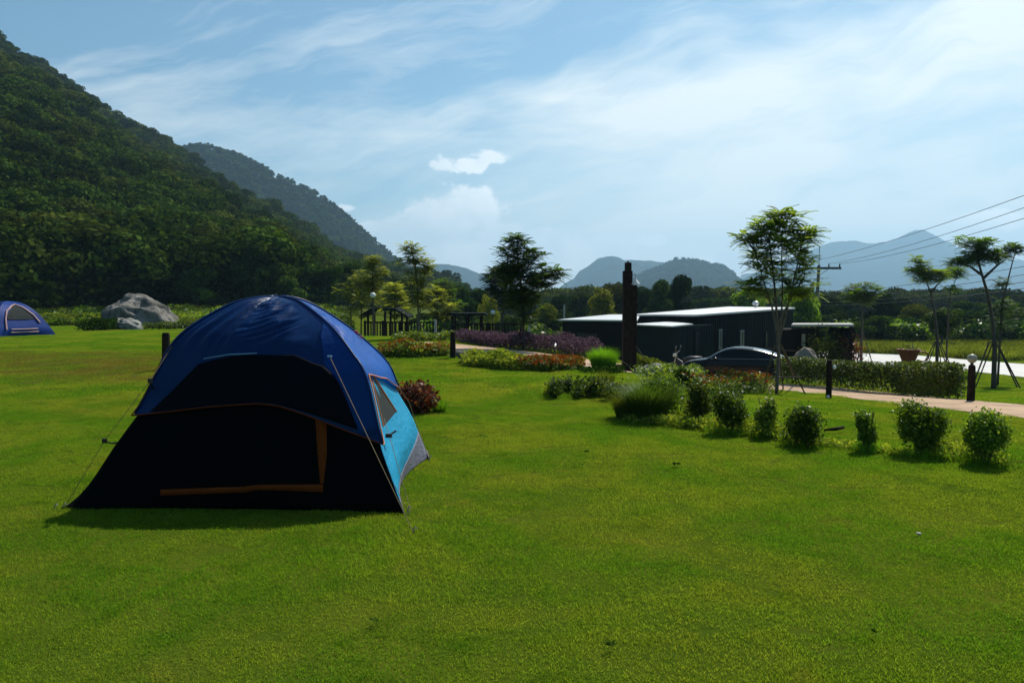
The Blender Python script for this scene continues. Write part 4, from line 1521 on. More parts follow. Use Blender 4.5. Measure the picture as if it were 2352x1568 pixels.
def clipped_shrub(px, pbase, ptop, wpx, label, n, rng, mat='shrub', boxy=.5, leaf=.030, skirt=True, stem=True):
    b = ground(px, pbase)
    h = at(px, ptop, b.y).z - b.z
    r = wpx / 2 / FPX * b.y
    root = tree_root('shrub', b, label, 'shrub', 'clipped shrubs in a row along the lawn')
    lum = [(rng.uniform(-.45, .45) * r, rng.uniform(-.45, .45) * r, h * rng.uniform(.25, .80), rng.uniform(.38, .62) * r) for _ in range(11)]
    lum += [(0, 0, h * .55, r * .8)]
    L = np.array(lum)
    n = int(n * 2.3)
    leaf *= .88
    pick = rng.integers(0, len(L), n)
    d = rng.normal(0, 1, (n, 3)); d /= np.linalg.norm(d, axis=1, keepdims=True)
    C = L[pick, :3] + d * L[pick, 3:4] * (rng.uniform(.25, 1.1, (n, 1)) + .45 * (rng.uniform(0, 1, (n, 1)) > .9))
    C[:, 2] = np.clip(C[:, 2], .03, h * (.93 + .16 * np.sin(C[:, 0] * 17 + px)) + rng.uniform(-.03, .07, n))
    V, F = leaf_quads(C, d, leaf, 1.5, rng, .8)
    link('foliage', mesh_np('foliage', V, F, M[mat]), root)
    mb = MB()
    for k in range(6):
        a = rng.uniform(0, 6.28)
        mb.tube([(0.02 * math.cos(a), .02 * math.sin(a), -.03), (r * .3 * math.cos(a), r * .3 * math.sin(a), h * .45), (r * .6 * math.cos(a), r * .6 * math.sin(a), h * .85)], [.010, .007, .003], 5)
    mb.build('stems', M['bark'], root)
    if skirt:
        m = 260
        a = rng.uniform(0, 6.28, m); rr = r * rng.uniform(.3, 1.25, m)
        P = np.stack([rr * np.cos(a), rr * np.sin(a), np.zeros(m)], 1)
        V, F = blades(rng, P, rng.uniform(.06, .16, m), .007, .6, 2)
        link('grass_fringe', mesh_np('grass_fringe', V, F, M['brightgrass']), root)
    return root


rs = np.random.default_rng(33)
clipped_shrub(1604, 975, 872, 84, 'sparse pale green shrub next to the big grass tussock', 1500, rs, 'hedge')
clipped_shrub(1676, 995, 885, 96, 'dense dark green shrub, first solid one right of the tussock', 2600, rs)
clipped_shrub(1760, 1005, 900, 62, 'narrow wispy shrub between the dense dark one and the one with a leaning stick', 1300, rs, 'hedge')
clipped_shrub(1852, 1025, 918, 104, 'rounded loose shrub with a stick leaning against its left side', 2600, rs)
clipped_shrub(1990, 1036, 928, 56, 'thin upright column-shaped shrub', 1900, rs)
clipped_shrub(2114, 1045, 922, 116, 'broad round shrub second from the right', 4200, rs)
clipped_shrub(2264, 1065, 938, 118, 'large dense square-topped shrub nearest the right edge', 5200, rs)


def tussock(name, px, pbase, wpx, hpx, n, label, rng, mat='tussock', w=.010, extra=None, cat_='ornamental grass', lean=.8, group=None):
    b = ground(px, pbase)
    sc = b.y / FPX
    root = tree_root(name, b, label, cat_, group)
    a = rng.uniform(0, 6.28, n); rr = wpx * .22 * sc * np.sqrt(rng.uniform(0, 1, n))
    P = np.stack([rr * np.cos(a), rr * np.sin(a), np.zeros(n)], 1)
    h = hpx * sc * rng.uniform(.4, 1.15, n) * (1.08 - .35 * rr / rr.max())
    # lean outward
    la = np.arctan2(P[:, 1], P[:, 0]) + rng.normal(0, .6, n)
    side = np.stack([-np.sin(la + rng.normal(0, .8, n)), np.cos(la), np.zeros(n)], 1)
    side /= np.linalg.norm(side, axis=1, keepdims=True)
    out = np.stack([np.cos(la), np.sin(la), np.zeros(n)], 1) * (h * lean * rng.uniform(.1, 1.0, n))[:, None]
    rows = []
    for k in range(5):
        t = k / 4
        c = P + out * t ** 1.9 + np.stack([0 * h, 0 * h, h * (t - .32 * t ** 3 * lean)], 1)
        ww = w * (1 - .9 * t ** 1.5)
        rows += [c - side * ww / 2, c + side * ww / 2]
    V = np.stack(rows, 1).reshape(-1, 3)
    base = (np.arange(n) * 10)[:, None]
    F = np.concatenate([base + np.array([[2 * k, 2 * k + 1, 2 * k + 3, 2 * k + 2]]) for k in range(4)], 0)
    link('blades', mesh_np('blades', V, F, M[mat]), root)
    return root


t_ = tussock('grass_tussock', 1490, 966, 150, 118, 3600, 'big dark green tussock of arching grass at the start of the shrub row', rs, 'tussock', .010)
tussock('grass_tussock', 1440, 960, 110, 80, 1500, 'softer light green grass clump leaning out at the left of the big tussock', rs, 'tallgrass', .009)
def lumps_plant(name, px, Y, hpx, wpx, n, mat, leaf, label, cat_, rng, group=None, flowers=None, depth=None, base_py=None):
    b = foot(px, Y) if base_py is None else ground(px, base_py)
    sc = b.y / FPX
    w, h = wpx * sc, hpx * sc
    dp = depth or w * .7
    root = tree_root(name, b, label, cat_, group)
    k = max(5, int(w / h * 5))
    L = np.stack([rng.uniform(-.5, .5, k) * (w - h * .6), rng.uniform(-.5, .5, k) * dp, rng.uniform(.25, .6, k) * h, rng.uniform(.32, .5, k) * h], 1)
    pick = rng.integers(0, k, n)
    d = rng.normal(0, 1, (n, 3)); d /= np.linalg.norm(d, axis=1, keepdims=True)
    C = L[pick, :3] + d * L[pick, 3:4] * rng.uniform(.4, 1.1, (n, 1))
    C[:, 2] = np.clip(C[:, 2], .02, h * 1.08)
    wz = np.array([ground_z(b.x + x, b.y + y) - b.z for x, y in C[:, :2]])
    C[:, 2] += wz
    V, F = leaf_quads(C, d, leaf, 1.6, rng, .8)
    link('foliage', mesh_np('foliage', V, F, M[mat]), root)
    if flowers:
        fm, nf, fs, zf = flowers
        pick = rng.integers(0, k, nf)
        d = rng.normal(0, 1, (nf, 3)); d[:, 2] = np.abs(d[:, 2]) * 1.5 + .1; d /= np.linalg.norm(d, axis=1, keepdims=True)
        C = L[pick, :3] + d * L[pick, 3:4] * rng.uniform(.95, 1.15, (nf, 1))
        C[:, 2] += np.array([ground_z(b.x + x, b.y + y) - b.z for x, y in C[:, :2]])
        V, F = leaf_quads(C, d, fs, 1.1, rng, .5)
        link('flowers', mesh_np('flowers', V, F, M[fm]), root)
    return root


lumps_plant('shrub', 1540, 10, 95, 80, 1500, 'shrub', .032, 'leafy dark shrub growing into the right side of the big tussock', 'shrub', rs, base_py=950)
lumps_plant('red_leaved_shrub', 950, 12, 78, 112, 3400, 'croton', .05, 'dark red-leaved shrub beside the right side of the big tent', 'shrub', rs, base_py=944)
tussock('grass_tussock', 1010, 946, 70, 45, 300, 'small yellowish grass tuft at the foot of the red-leaved shrub', rs, 'brightgrass', .008)
lumps_plant('weed_patch', 1330, 14, 44, 160, 3200, 'shrub', .045, 'low spread of dark weeds on the lawn left of the tussock', 'weeds', rs, base_py=908, depth=1.1)
tussock('weed_tuft', 1262, 905, 60, 38, 260, 'thin tuft of leaning grass at the left end of the weeds', rs, 'tallgrass', .010)
tussock('weed_tuft', 1390, 880, 90, 40, 400, 'tuft of arching grass in front of the timber pillar', rs, 'tallgrass', .012)

lumps_plant('weed_patch', 1405, 14, 46, 110, 2200, 'hedge', .04, 'lighter green weeds filling the gap between the dark weeds and the tussock', 'weeds', rs, base_py=912, depth=1.0)
lumps_plant('shrub', 1502, 10, 102, 112, 8000, 'tree', .026, 'rounded leafy bush inside the big grass tussock', 'shrub', rs, base_py=958)
# flower beds and garden plants
FL = ('orange_flower', 700, .07, 0)
def bed(pts, h_px, wd, n, mat, leaf, label, cat_, rng, name='flower_bed', flowers=None, ragged=.25):
    """planting along a line of ground points; one thing with foliage and flowers"""
    G = [ground(*p) if len(p) == 2 else foot(p[0], p[2]) for p in pts]
    b = G[0].lerp(G[-1], .5)
    b.z = ground_z(b.x, b.y)
    root = tree_root(name, b, label, cat_)
    seg = [(G[i + 1] - G[i]).length for i in range(len(G) - 1)]
    T = np.cumsum([0] + seg)
    def along(n):
        s = rng.uniform(0, T[-1], n)
        x = np.interp(s, T, [g.x for g in G]); y = np.interp(s, T, [g.y for g in G])
        x = x + rng.uniform(-.5, .5, n) * wd * .3; y = y + rng.uniform(0, 1, n) * wd
        return x, y, s
    def hh(x, y):
        return 1 + ragged * np.array([noise.noise(Vector((a * 1.6, c * 1.6, 7))) * 1.6 for a, c in zip(x, y)])
    def put(n, nm, m, sz, lo, hi):
        x, y, s = along(n)
        hp = np.interp(s, T, h_px if hasattr(h_px, '__len__') else [h_px] * len(T)) / FPX * y * hh(x, y)
        u = rng.uniform(0, 1, n)
        edge = 1 - np.clip(np.abs((y - np.interp(s, T, [g.y for g in G])) / wd - .5) * 2, 0, 1) ** 3 * .35
        z = np.array([ground_z(a, c) for a, c in zip(x, y)]) + hp * edge * (lo + (hi - lo) * u ** .6)
        C = np.stack([x - b.x, y - b.y, z - b.z], 1)
        N = np.tile(np.array([0, -.3, .8]), (n, 1))
        link(nm, mesh_np(nm, *leaf_quads(C, N, sz, 1.6, rng, .8), M[m]), root)
    put(n, 'foliage', mat, leaf, 0.02, 1.0)
    if flowers:
        put(flowers[1], 'flowers', flowers[0], flowers[2], .7, 1.06)
    return root


bed([(1440, 968), (1560, 985), (1700, 1000), (1850, 1024), (2000, 1040), (2150, 1054), (2352, 1078)], [20, 24, 22, 24, 24, 26, 30], .45, 4200, 'tallgrass', .035, 'strip of longer grass and weeds along the foot of the shrub row', 'grass strip', rs, name='grass_strip', ragged=.7)
bed([(868, 822), (950, 822), (1030, 818)], [30, 30, 26], .9, 5200, 'hedge', .06, 'low bed of green plants with orange flowers left of the path', 'flower bed', rs, flowers=('orange_flower', 900, .05))
bed([(905, 786), (960, 785), (1030, 783)], 20, 1.2, 2600, 'hedge', .08, 'low green hedge strip behind the left flower bed', 'hedge', rs, name='low_hedge')
bed([(1070, 842), (1150, 850), (1200, 852)], [26, 38, 36], 1.2, 5600, 'tallgrass', .06, 'mound of yellow-green plants beside the driftwood', 'flower bed', rs, name='planting_mound')
bed([(1195, 852), (1265, 855), (1335, 850)], [34, 30, 24], 1.0, 4200, 'hedge', .06, 'bed of orange-red flowers between the dark garden tree and the bright grass', 'flower bed', rs, flowers=('orange_flower', 1900, .05))
bed([(1055, 786), (1126, 797), (1220, 808), (1300, 818), (1378, 826)], [26, 32, 40, 44, 38], 1.6, 19000, 'purple', .055, 'long bank of purple-leaved plants behind the path', 'purple planting', rs, name='purple_border', ragged=.2)
tussock('bright_grass_clump', 1386, 850, 120, 60, 5000, 'bright lime-green clump of fine grass left of the timber pillar', rs, 'brightgrass', .010, lean=.5)
bed([(1335, 858), (1386, 862), (1432, 858)], 18, .5, 1300, 'tree_dark', .05, 'dark low plants under the bright grass clump', 'plants', rs, name='edging_plants')
bed([(1612, 905), (1690, 912), (1772, 905)], [38, 46, 44], 1.4, 5200, 'hedge', .055, 'bed of bright orange flowers and green shrubs in front of the dark car', 'flower bed', rs, flowers=('orange_flower', 1500, .045))
lumps_plant('shrub', 1574, 14, 46, 62, 1600, 'tree_dark', .05, 'small dark conifer-like shrub left of the car bonnet', 'shrub', rs, base_py=888)
bed([(1480, 880), (1540, 885), (1620, 882)], [40, 42, 38], 1.3, 5600, 'hedge', .055, 'mixed green plants between the rocks and the tussock', 'plants', rs, name='mixed_planting')
bed([(1465, 838, 27), (1540, 838, 26), (1560, 838, 26)], [30, 26, 16], 1.0, 2600, 'tallgrass', .07, 'yellow-green plants behind the rocks by the pillar', 'plants', rs, name='mixed_planting')
# long clipped hedge on the right
bed([(1797, 882), (1938, 895), (2080, 907), (2217, 918)], [62, 66, 76, 84], .75, 30000, 'hedge', .055, 'long clipped green hedge along the far side of the path', 'hedge', rs, name='clipped_hedge', ragged=.05)
# hedge by the boulder
bed([(178, 760), (210, 760), (242, 758)], 27, 1.3, 3400, 'tree_dark', .10, 'low dark trimmed bush in front of the large boulder', 'bush', rs, name='trimmed_bush')
bed([(320, 757), (380, 757), (450, 752)], 16, 1.2, 2600, 'hedge', .10, 'low strip of green plants along the foot of the boulder', 'plants', rs, name='edging_plants')
lumps_plant('ground_plants', 400, 50, 26, 120, 3600, 'shrub', .14, 'light green creeper bank right of the boulder', 'plants', rs, base_py=742)
lumps_plant('ground_plants', 490, 52, 34, 110, 3200, 'shrub', .14, 'green bushes between the boulder and the big tent', 'plants', rs, base_py=740)
lumps_plant('vine_bush', 1888, 38, 112, 44, 2200, 'tree_olive', .10, 'olive climbing plant in front of the brown panel wall', 'climbing plant', rs, base_py=None)
lumps_plant('vine_bush', 1940, 38.5, 108, 30, 1600, 'croton', .09, 'reddish climber over the right end of the panel wall', 'climbing plant', rs)

# weeds and rough grass: uncountable cover
def tuft_mesh(seed, n, h, w, mat, r=.25, lean=.6):
    rng = np.random.default_rng(seed)
    a = rng.uniform(0, 6.28, n); rr = r * np.sqrt(rng.uniform(0, 1, n))
    P = np.stack([rr * np.cos(a), rr * np.sin(a), np.zeros(n)], 1)
    return mesh_np('grass_tuft', *blades(rng, P, h * rng.uniform(.5, 1.1, n), w, lean, 3), M[mat])


def bushlet(seed, mat, n=260, size=.11):
    rng = np.random.default_rng(seed)
    d = rng.normal(0, 1, (n, 3)); d /= np.linalg.norm(d, axis=1, keepdims=True)
    C = d * rng.uniform(.4, 1, (n, 1)) * np.array([.5, .5, .4]) + np.array([0, 0, .38])
    return mesh_np('weed_bush', *leaf_quads(C, d, size, 1.5, rng, .7), M[mat])


rc = np.random.default_rng(77)
tall = [tuft_mesh(i, 120, .7, .022, 'tallgrass', .45) for i in range(3)]
tall2 = [tuft_mesh(10 + i, 90, .8, .02, 'tree_olive', .45) for i in range(1)]
weeds = [bushlet(i, m_) for i, m_ in enumerate(('shrub', 'hedge', 'tallgrass', 'tree_dark', 'tree'))]
pts, rots, scl = [], [], []
for _ in range(2300):
    px, Y = rc.uniform(-250, 800), 50 + 26 * rc.uniform(0, 1) ** 1.2
    p = foot(px, Y)
    if 235 < px < 420 and Y < 57: continue
    s = rc.uniform(.5, 1.3)
    pts.append(tuple(p)); rots.append((0, 0, rc.uniform(0, 6))); scl.append((s * 1.3, s * 1.3, s * (.75 + (Y - 50) * .03)))
tag(scatter('undergrowth', pts, rots, scl, tall + tall2 + weeds), 'rough weeds and bushes at the foot of the wooded hillside', 'undergrowth', kind='stuff')
pts, rots, scl = [], [], []
for _ in range(2600):
    px, Y = rc.uniform(1950, 2750), 47.5 + 30 * rc.uniform(0, 1) ** 1.3
    p = foot(px, Y)
    if near_poly((p.x, p.y), RU, RL) < .8: continue
    s = rc.uniform(.6, 1.15)
    pts.append(tuple(p)); rots.append((0, 0, rc.uniform(0, 6))); scl.append((s * 1.5, s * 1.5, s * .9))
tag(scatter('meadow_grass', pts, rots, scl, tall + tall2), 'tall yellow-green meadow grass on the far side of the road', 'meadow grass', kind='stuff')
pts, rots, scl = [], [], []
for _ in range(700):
    px, Y = rc.uniform(960, 2750), rc.uniform(62, 82)
    p = foot(px, Y)
    s = rc.uniform(1.2, 2.8)
    pts.append(tuple(p)); rots.append((0, 0, rc.uniform(0, 6))); scl.append((s * 1.3, s * 1.3, s))
tag(scatter('undergrowth', pts, rots, scl, [weeds[0], weeds[3], weeds[4], forest_models[1]]), 'dark bushes under the far belt of trees', 'undergrowth', kind='stuff')

# ================================================================== BUILT THINGS
# timber pillar with a lamp shade
Yp = ground(1442, 852).y
pb = ground(1442, 852)
pil = tree_root('timber_pillar', pb, 'tall dark timber pillar with a stepped top and a small metal lamp shade', 'pillar')
def loc(px, py, Y, root):
    return at(px, py, Y) - root.location


top = loc(1442, 655, Yp, pil)
wp = 33 / FPX * Yp
sx = 18 / FPX * Yp
h1 = loc(1440, 622, Yp, pil).z
MB().box((-.03, 0, h1 / 2 - .05), (wp * .62, .26, h1 + .1)).build('left_beam', M['wood_dark'], pil, bevel=.01)
h2 = loc(1440, 655, Yp, pil).z
MB().box((wp * .40, .02, h2 / 2 - .05), (wp * .36, .22, h2 + .1)).build('right_beam', M['wood_dark'], pil, bevel=.01)
h3 = loc(1440, 604, Yp, pil).z
MB().box((-.015, 0, (h1 + h3) / 2), (wp * .42, .2, h3 - h1 + .02)).build('capital', M['wood_dark'], pil, bevel=.008)
MB().lathe([(.0, h3 + .06), (.03, h3 + .05), (.035, h3 + .02), (.02, h3 - .01)], 10, (-.015, 0, 0)).build('finial', M['black'], pil, True)
sh_ = pil
lp = loc(1451, 648, Yp, pil)
shade = MB().lathe([(.012, .16), (.02, .09), (.05, .05), (.13, -.05), (.135, -.06), (.12, -.055), (.04, .035)], 20, lp + Vector((.10, -.12, 0))).build('lamp_shade', plain('brushed_metal', (.80, .78, .72), .4, .2), pil, True)
MB().tube([lp + Vector((.10, -.12, .16)), lp + Vector((.08, -.10, .24)), lp + Vector((0, 0, .20))], .010, 6).build('lamp_arm', M['black'], pil)
for (a, b) in (((1462, 796), (1480, 824)), ((1425, 826), (1456, 852))):
    MB().tube([loc(*a, Yp - .3, pil), loc((a[0] + b[0]) / 2, (a[1] + b[1]) / 2 - 2, Yp - .3, pil), loc(*b, Yp - .3, pil)], .014, 6).build('brace', M['bark_pale'], pil)


def boulder(name, c, s, label, seed, mat, rough=.28, parent=None, skew=0.0):
    import bmesh
    bm = bmesh.new()
    bmesh.ops.create_icosphere(bm, subdivisions=5, radius=1.0)
    for v in bm.verts:
        p = v.co.copy()
        n1 = noise.fractal(p * 0.9 + Vector((seed, 0, 0)), 0.9, 2.0, 4) + .55 * (.25 - abs(noise.noise(p * 2.1 + Vector((seed, 3, 1))))) + .25 * (.2 - abs(noise.noise(p * 5.3 + Vector((seed, 7, 1)))))
        n2 = noise.noise(p * 2.2 + Vector((0, seed, 0)))
        lay_ = noise.noise(Vector((p.x * .6, p.y * .6, p.z * 5 + seed)))
        k = 1 + rough * n1 + .10 * n2 + .07 * lay_
        v.co = Vector((p.x * s[0] * k, p.y * s[1] * k, p.z * s[2] * k))
        v.co.x += skew * v.co.z
    me = bpy.data.meshes.new(name)
    bm.to_mesh(me)
    bm.free()
    me.materials.append(mat)
    for q in me.polygons:
        q.use_smooth = True
    o = link(name, me, None, c)
    tag(o, label, 'rock')
    return o


M['rock'] = plain('weathered_rock', (.27, .25, .22), .9, var=.5, scale=1.3, bump=.25, col2=(.06, .06, .05), spec=.15, bscale=2.5)
M['rock_small'] = plain('pale_rock', (.32, .31, .28), .9, var=.5, scale=3, bump=.04, col2=(.13, .13, .11), spec=.15, bscale=8)
g_ = ground(322, 748)
k_ = g_.y / FPX
boulder('boulder', g_ + Vector((-.2, 1.2, .15)), (82 * k_, 1.9, 62 * k_), 'large grey weathered boulder at the edge of the lawn below the hillside', 3.3, M['rock'], .30, skew=-.25)
g2_ = ground(287, 757)
boulder('rock', g2_ + Vector((0, .2, .15)), (30 * k_, .7, 18 * k_), 'small rock lying in front of the large boulder', 8.1, M['rock_small'], .3, skew=-.3)
g3_ = foot(1497, 22.5)
boulder('rock', g3_ + Vector((0, 0, .16)), (.46, .32, .22), 'flat grey rock beside the timber pillar', 1.7, M['rock_small'], .3)
g3_ = foot(1530, 21.5)
boulder('rock', g3_ + Vector((0, 0, .12)), (.32, .26, .20), 'small lichen-spotted rock between the pillar rock and the car', 4.4, M['rock_small'], .3)
g3_ = foot(1858, 27)
boulder('rock', foot(1855, 31), (.62, .5, 1.32), 'pale smooth rock showing above the hedge near the brown block', 6.6, plain('sandy_rock', (.24, .19, .14), .9, var=.2, scale=2, bump=.02), .15)

# driftwood
dw = ground(1085, 835)
drift = tree_root('driftwood_log', dw, 'bent pale driftwood branch lying at the end of the flower bed', 'driftwood')
Yw = dw.y
MB().tube([loc(1046, 812, Yw, drift), loc(1062, 814, Yw, drift), loc(1074, 828, Yw, drift), loc(1088, 836, Yw, drift), loc(1104, 829, Yw, drift), loc(1120, 825, Yw, drift)],
          [.06, .09, .08, .07, .055, .03], 8).build('branch', M['bark_pale'], drift, True)
MB().tube([loc(1060, 815, Yw, drift), loc(1066, 826, Yw + .1, drift), loc(1076, 836, Yw + .1, drift)], [.10, .11, .07], 8).build('stub', M['bark'], drift, True)


def bollard(px, pbase, ptop, wpx, label, lean=0.0, globe=False, side=False, Y=None):
    b = ground(px, pbase) if Y is None else foot(px, Y)
    sc = b.y / FPX
    root = tree_root('bollard_lamp' if globe else 'timber_bollard', b, label, 'lamp post' if globe else 'bollard', 'timber posts beside the paths')
    h = at(px, ptop, b.y).z - b.z
    w = wpx * sc
    m = MB()
    m.tube([(0, 0, -.05), (lean * h * .5 + .004, 0, h * .5), (lean * h, 0, h * .93), (lean * h, 0, h)], [w * .52, w * .5, w * .46, w * .38], 9)
    m.build('post', M['wood_dark'], root)
    if globe:
        m = MB()
        m.tube([(lean * h, 0, h), (lean * h, 0, h + .05)], .03, 8)
        m.build('lamp_base', M['black'], root)
        m = MB()
        rg = 10.5 * sc
        m.lathe([(max(.001, rg * math.sin(PI * k / 14)), -rg * math.cos(PI * k / 14)) for k in range(15)], 24, (lean * h, 0, h + .05 + rg * .85))
        m.build('globe', M['globe'], root, True)
    if side:
        m = MB()
        m.lathe([(.001, .04), (.02, .035), (.03, .015), (.035, -.02), (.02, -.04)], 14, (w * .75, -.05, h * .82))
        m.build('lamp', M['white'], root, True)
        m = MB()
        m.box((-.05, -.1, h * .08), (.05, .05, .05))
        m.build('socket', M['white'], root, bevel=.01)
    return root


bollard(2229, 921, 838, 17, 'timber post with a pale globe lamp at the right end of the hedge', .01, True)
bollard(1903, 916, 826, 13, 'dark timber post in front of the clipped hedge', 0, False, True)
bollard(1040, 822, 762, 13, 'dark timber post at the left bend of the path', 0)
bollard(1128, 800, 762, 10, 'thin dark timber post standing among the purple plants', 0, Y=27.5)
bollard(382, 850, 764, 19, 'dark weathered timber post just left of the big tent', .01)

# leaning stick and log in the shrub row
st = ground(1815, 998)
o = MB().tube([(0, 0, 0), at(1838, 965, st.y - .03) - st, at(1848, 945, st.y) - st], [.014, .012, .008], 6).build('leaning_stick', M['wood_dark'], None, True, loc=st)
tag(o, 'thin dark stick leaning against the rounded loose shrub', 'stick')
lg = ground(1920, 996)
o = MB().tube([at(1893, 993, lg.y) - lg + Vector((0, 0, .03)), Vector((0, 0, .06)), at(1938, 983, lg.y + .05) - lg + Vector((0, 0, .01))], [.012, .022, .018], 8).build('cut_log', M['wood_dark'], None, True, loc=lg)
tag(o, 'short dark cut log lying on the grass between two shrubs', 'log')

# ------------------------------------------------------------------ metal-roofed building
M['wall_dark'] = plain('dark_green_cladding', (.005, .010, .011), .9, var=.25, scale=3, spec=.08, ribs=.30)
M['wall_grey'] = plain('grey_cladding', (.014, .022, .023), .9, var=.2, scale=3, spec=.08, ribs=.22)
M['wall_brown'] = plain('brown_wall', (.013, .010, .008), .9, var=.3, scale=2, spec=.08)
M['roof_metal'] = plain('zinc_roof', (.62, .62, .60), .42, .35, var=.12, scale=3)
M['glass'] = plain('window_glass', (.05, .07, .07), .08, .0, var=.1, spec=1.0)
M['frame_pale'] = plain('pale_frame', (.30, .32, .30), .5)
bc = foot(1610, 46)
bld = tree_root('metal_roofed_building', bc, 'long low dark building with pale metal shed roofs', 'building')
BL_ = bc


def quadbox(pts_bottom, z0, ztop):
    """a wall block: plan polygon, bottom height and top heights per corner"""
    n = len(pts_bottom)
    V = [(p[0], p[1], z0) for p in pts_bottom] + [(p[0], p[1], z) for p, z in zip(pts_bottom, ztop)]
    F = [tuple(range(n - 1, -1, -1)), tuple(range(n, 2 * n))] + [(k, (k + 1) % n, n + (k + 1) % n, n + k) for k in range(n)]
    return V, F


def P2(px, Y):
    return ((px - 1176) / FPX * Y - BL_.x, Y - BL_.y)


def zt(px, py, Y):
    return at(px, py, Y).z - BL_.z


z0 = -.4
def block(cs, name, mat, inset=0.0):
    """cs: list of (px, Y, py_top) corners, anticlockwise from above"""
    V, F = quadbox([P2(c[0], c[1]) for c in cs], z0, [zt(*[c[0], c[2], c[1]]) for c in cs])
    m = MB(); m.add(V, F)
    return m.build(name, mat, bld)


def slab(cs, name, mat, th=.10):
    V = [(*P2(c[0], c[1]), zt(c[0], c[2], c[1])) for c in cs]
    n = len(V)
    V2 = [(v[0], v[1], v[2] - th) for v in V]
    m = MB(); m.add(V + V2, [tuple(range(n)), tuple(range(2 * n - 1, n - 1, -1))] + [(k, n + k, n + (k + 1) % n, (k + 1) % n) for k in range(n)])
    return m.build(name, mat, bld)


# main hall: front-left corner, front corner nearest the camera, right end, back
main = block([(1462, 52, 725), (1613, 44, 726), (1822, 52, 711), (1700, 62, 709)], 'main_hall_wall', M['wall_dark'])
slab([(1450, 52.5, 722), (1600, 43.2, 722.5), (1826, 51.5, 706), (1672, 63, 704)], 'main_roof', M['roof_metal'], .10)
# dark fascia under the roof edge
left = block([(1292, 50, 737), (1458, 46, 737), (1462, 54, 731), (1330, 58, 731)], 'left_wing_wall', M['wall_brown'])
slab([(1282, 50, 733.5), (1464, 45.2, 735), (1470, 54, 722), (1400, 62, 722)], 'left_roof', M['roof_metal'], .09)
por = block([(1455, 43.5, 749), (1545, 41, 750), (1640, 43.5, 745), (1560, 47, 744)], 'porch_wall', M['wall_grey'])
slab([(1448, 43.5, 744), (1543, 40.4, 748.5), (1592, 42.2, 743.5), (1540, 47, 738)], 'porch_roof', M['roof_metal'], .07)
def on_wall(a, b, px, py_top, py_bot, wpx, name, mat, off=.03, frame=None):
    """a panel set on the wall that runs from a to b (px, Y)"""
    A, B = Vector((*P2(*a), 0)), Vector((*P2(*b), 0))
    d = (B - A).normalized()
    nrm = Vector((d.y, -d.x, 0))
    if nrm.y > 0: nrm = -nrm
    # solve the wall point under px
    u = (px - 1176) / FPX
    best = min((abs((A.x + d.x * s + BL_.x) - u * (A.y + d.y * s + BL_.y)), s) for s in np.linspace(0, (B - A).length, 400))[1]
    c = A + d * best
    Y = c.y + BL_.y
    zt_, zb_ = zt(px, py_top, Y), zt(px, py_bot, Y)
    w = wpx / FPX * Y / max(.3, abs(d.x))
    Mx = Matrix((d, nrm, Vector((0, 0, 1)))).transposed()
    o = MB().box((c.x + nrm.x * off, c.y + nrm.y * off, (zt_ + zb_) / 2), (w, .05, zt_ - zb_), M=Mx).build(name, mat, bld)
    if frame:
        m = MB()
        for (ox, oz, bw, bh) in ((-w / 2, 0, .07, zt_ - zb_ + .14), (w / 2, 0, .07, zt_ - zb_ + .14), (0, (zt_ - zb_) / 2, w + .14, .07), (0, -(zt_ - zb_) / 2, w + .14, .07)):
            q = c + nrm * (off + .02) + d * ox
            m.box((q.x, q.y, (zt_ + zb_) / 2 + oz), (bw, .06, bh), M=Mx)
        f_ = m.build(name + '_frame', frame, o)
    return o


on_wall((1545, 41), (1640, 43.5), 1601, 760, 838, 15, 'door', M['black'], frame=M['wall_grey'])
on_wall((1613, 44), (1822, 52), 1653, 758, 800, 7, 'window', M['glass'], frame=M['frame_pale'])
on_wall((1613, 44), (1822, 52), 1703, 760, 795, 9, 'window', M['glass'], frame=M['frame_pale'])
on_wall((1613, 44), (1822, 52), 1760, 762, 795, 8, 'window', M['glass'], frame=M['wall_grey'])
on_wall((1292, 50), (1458, 46), 1350, 765, 815, 40, 'opening', M['black'])
m = MB()
vz = zt(1735, 700, 56)
vx, vy = P2(1735, 56)
m.lathe([(.08, -.5), (.09, -.05), (.19, .0), (.24, .09), (.21, .18), (.12, .25), (.001, .27)], 22, (vx, vy, vz))
m.build('roof_ventilator', plain('spun_steel', (.75, .74, .72), .3, .6, var=.2, scale=20), bld, True)

# lower brown block with its own flat roof
bc2 = foot(1840, 40)
bld2 = tree_root('brown_block', bc2, 'small brown flat-roofed building with a narrow window and an open carport', 'building')
BL_ = bc2
bld_keep, bld = bld, bld2
block([(1797, 40, 757), (1872, 38.5, 757), (1874, 44, 753), (1800, 46, 753)], 'brown_wall', M['wall_brown'])
slab([(1818, 38.6, 745), (1962, 37.4, 745), (1955, 44, 741.5), (1822, 46, 741.5)], 'flat_roof', M['concrete'], .10)
on_wall((1797, 40), (1872, 38.5), 1848, 765, 796, 8, 'window', M['globe'], frame=M['wall_brown'])
m = MB()
for (px, Y) in ((1878, 38.2), (1955, 38.0)):
    x_, y_ = P2(px, Y)
    m.box((x_, y_, (zt(px, 747, Y) + z0) / 2), (.14, .14, zt(px, 747, Y) - z0))
m.build('carport_post', M['wood_dark'], bld2)
bld = bld_keep
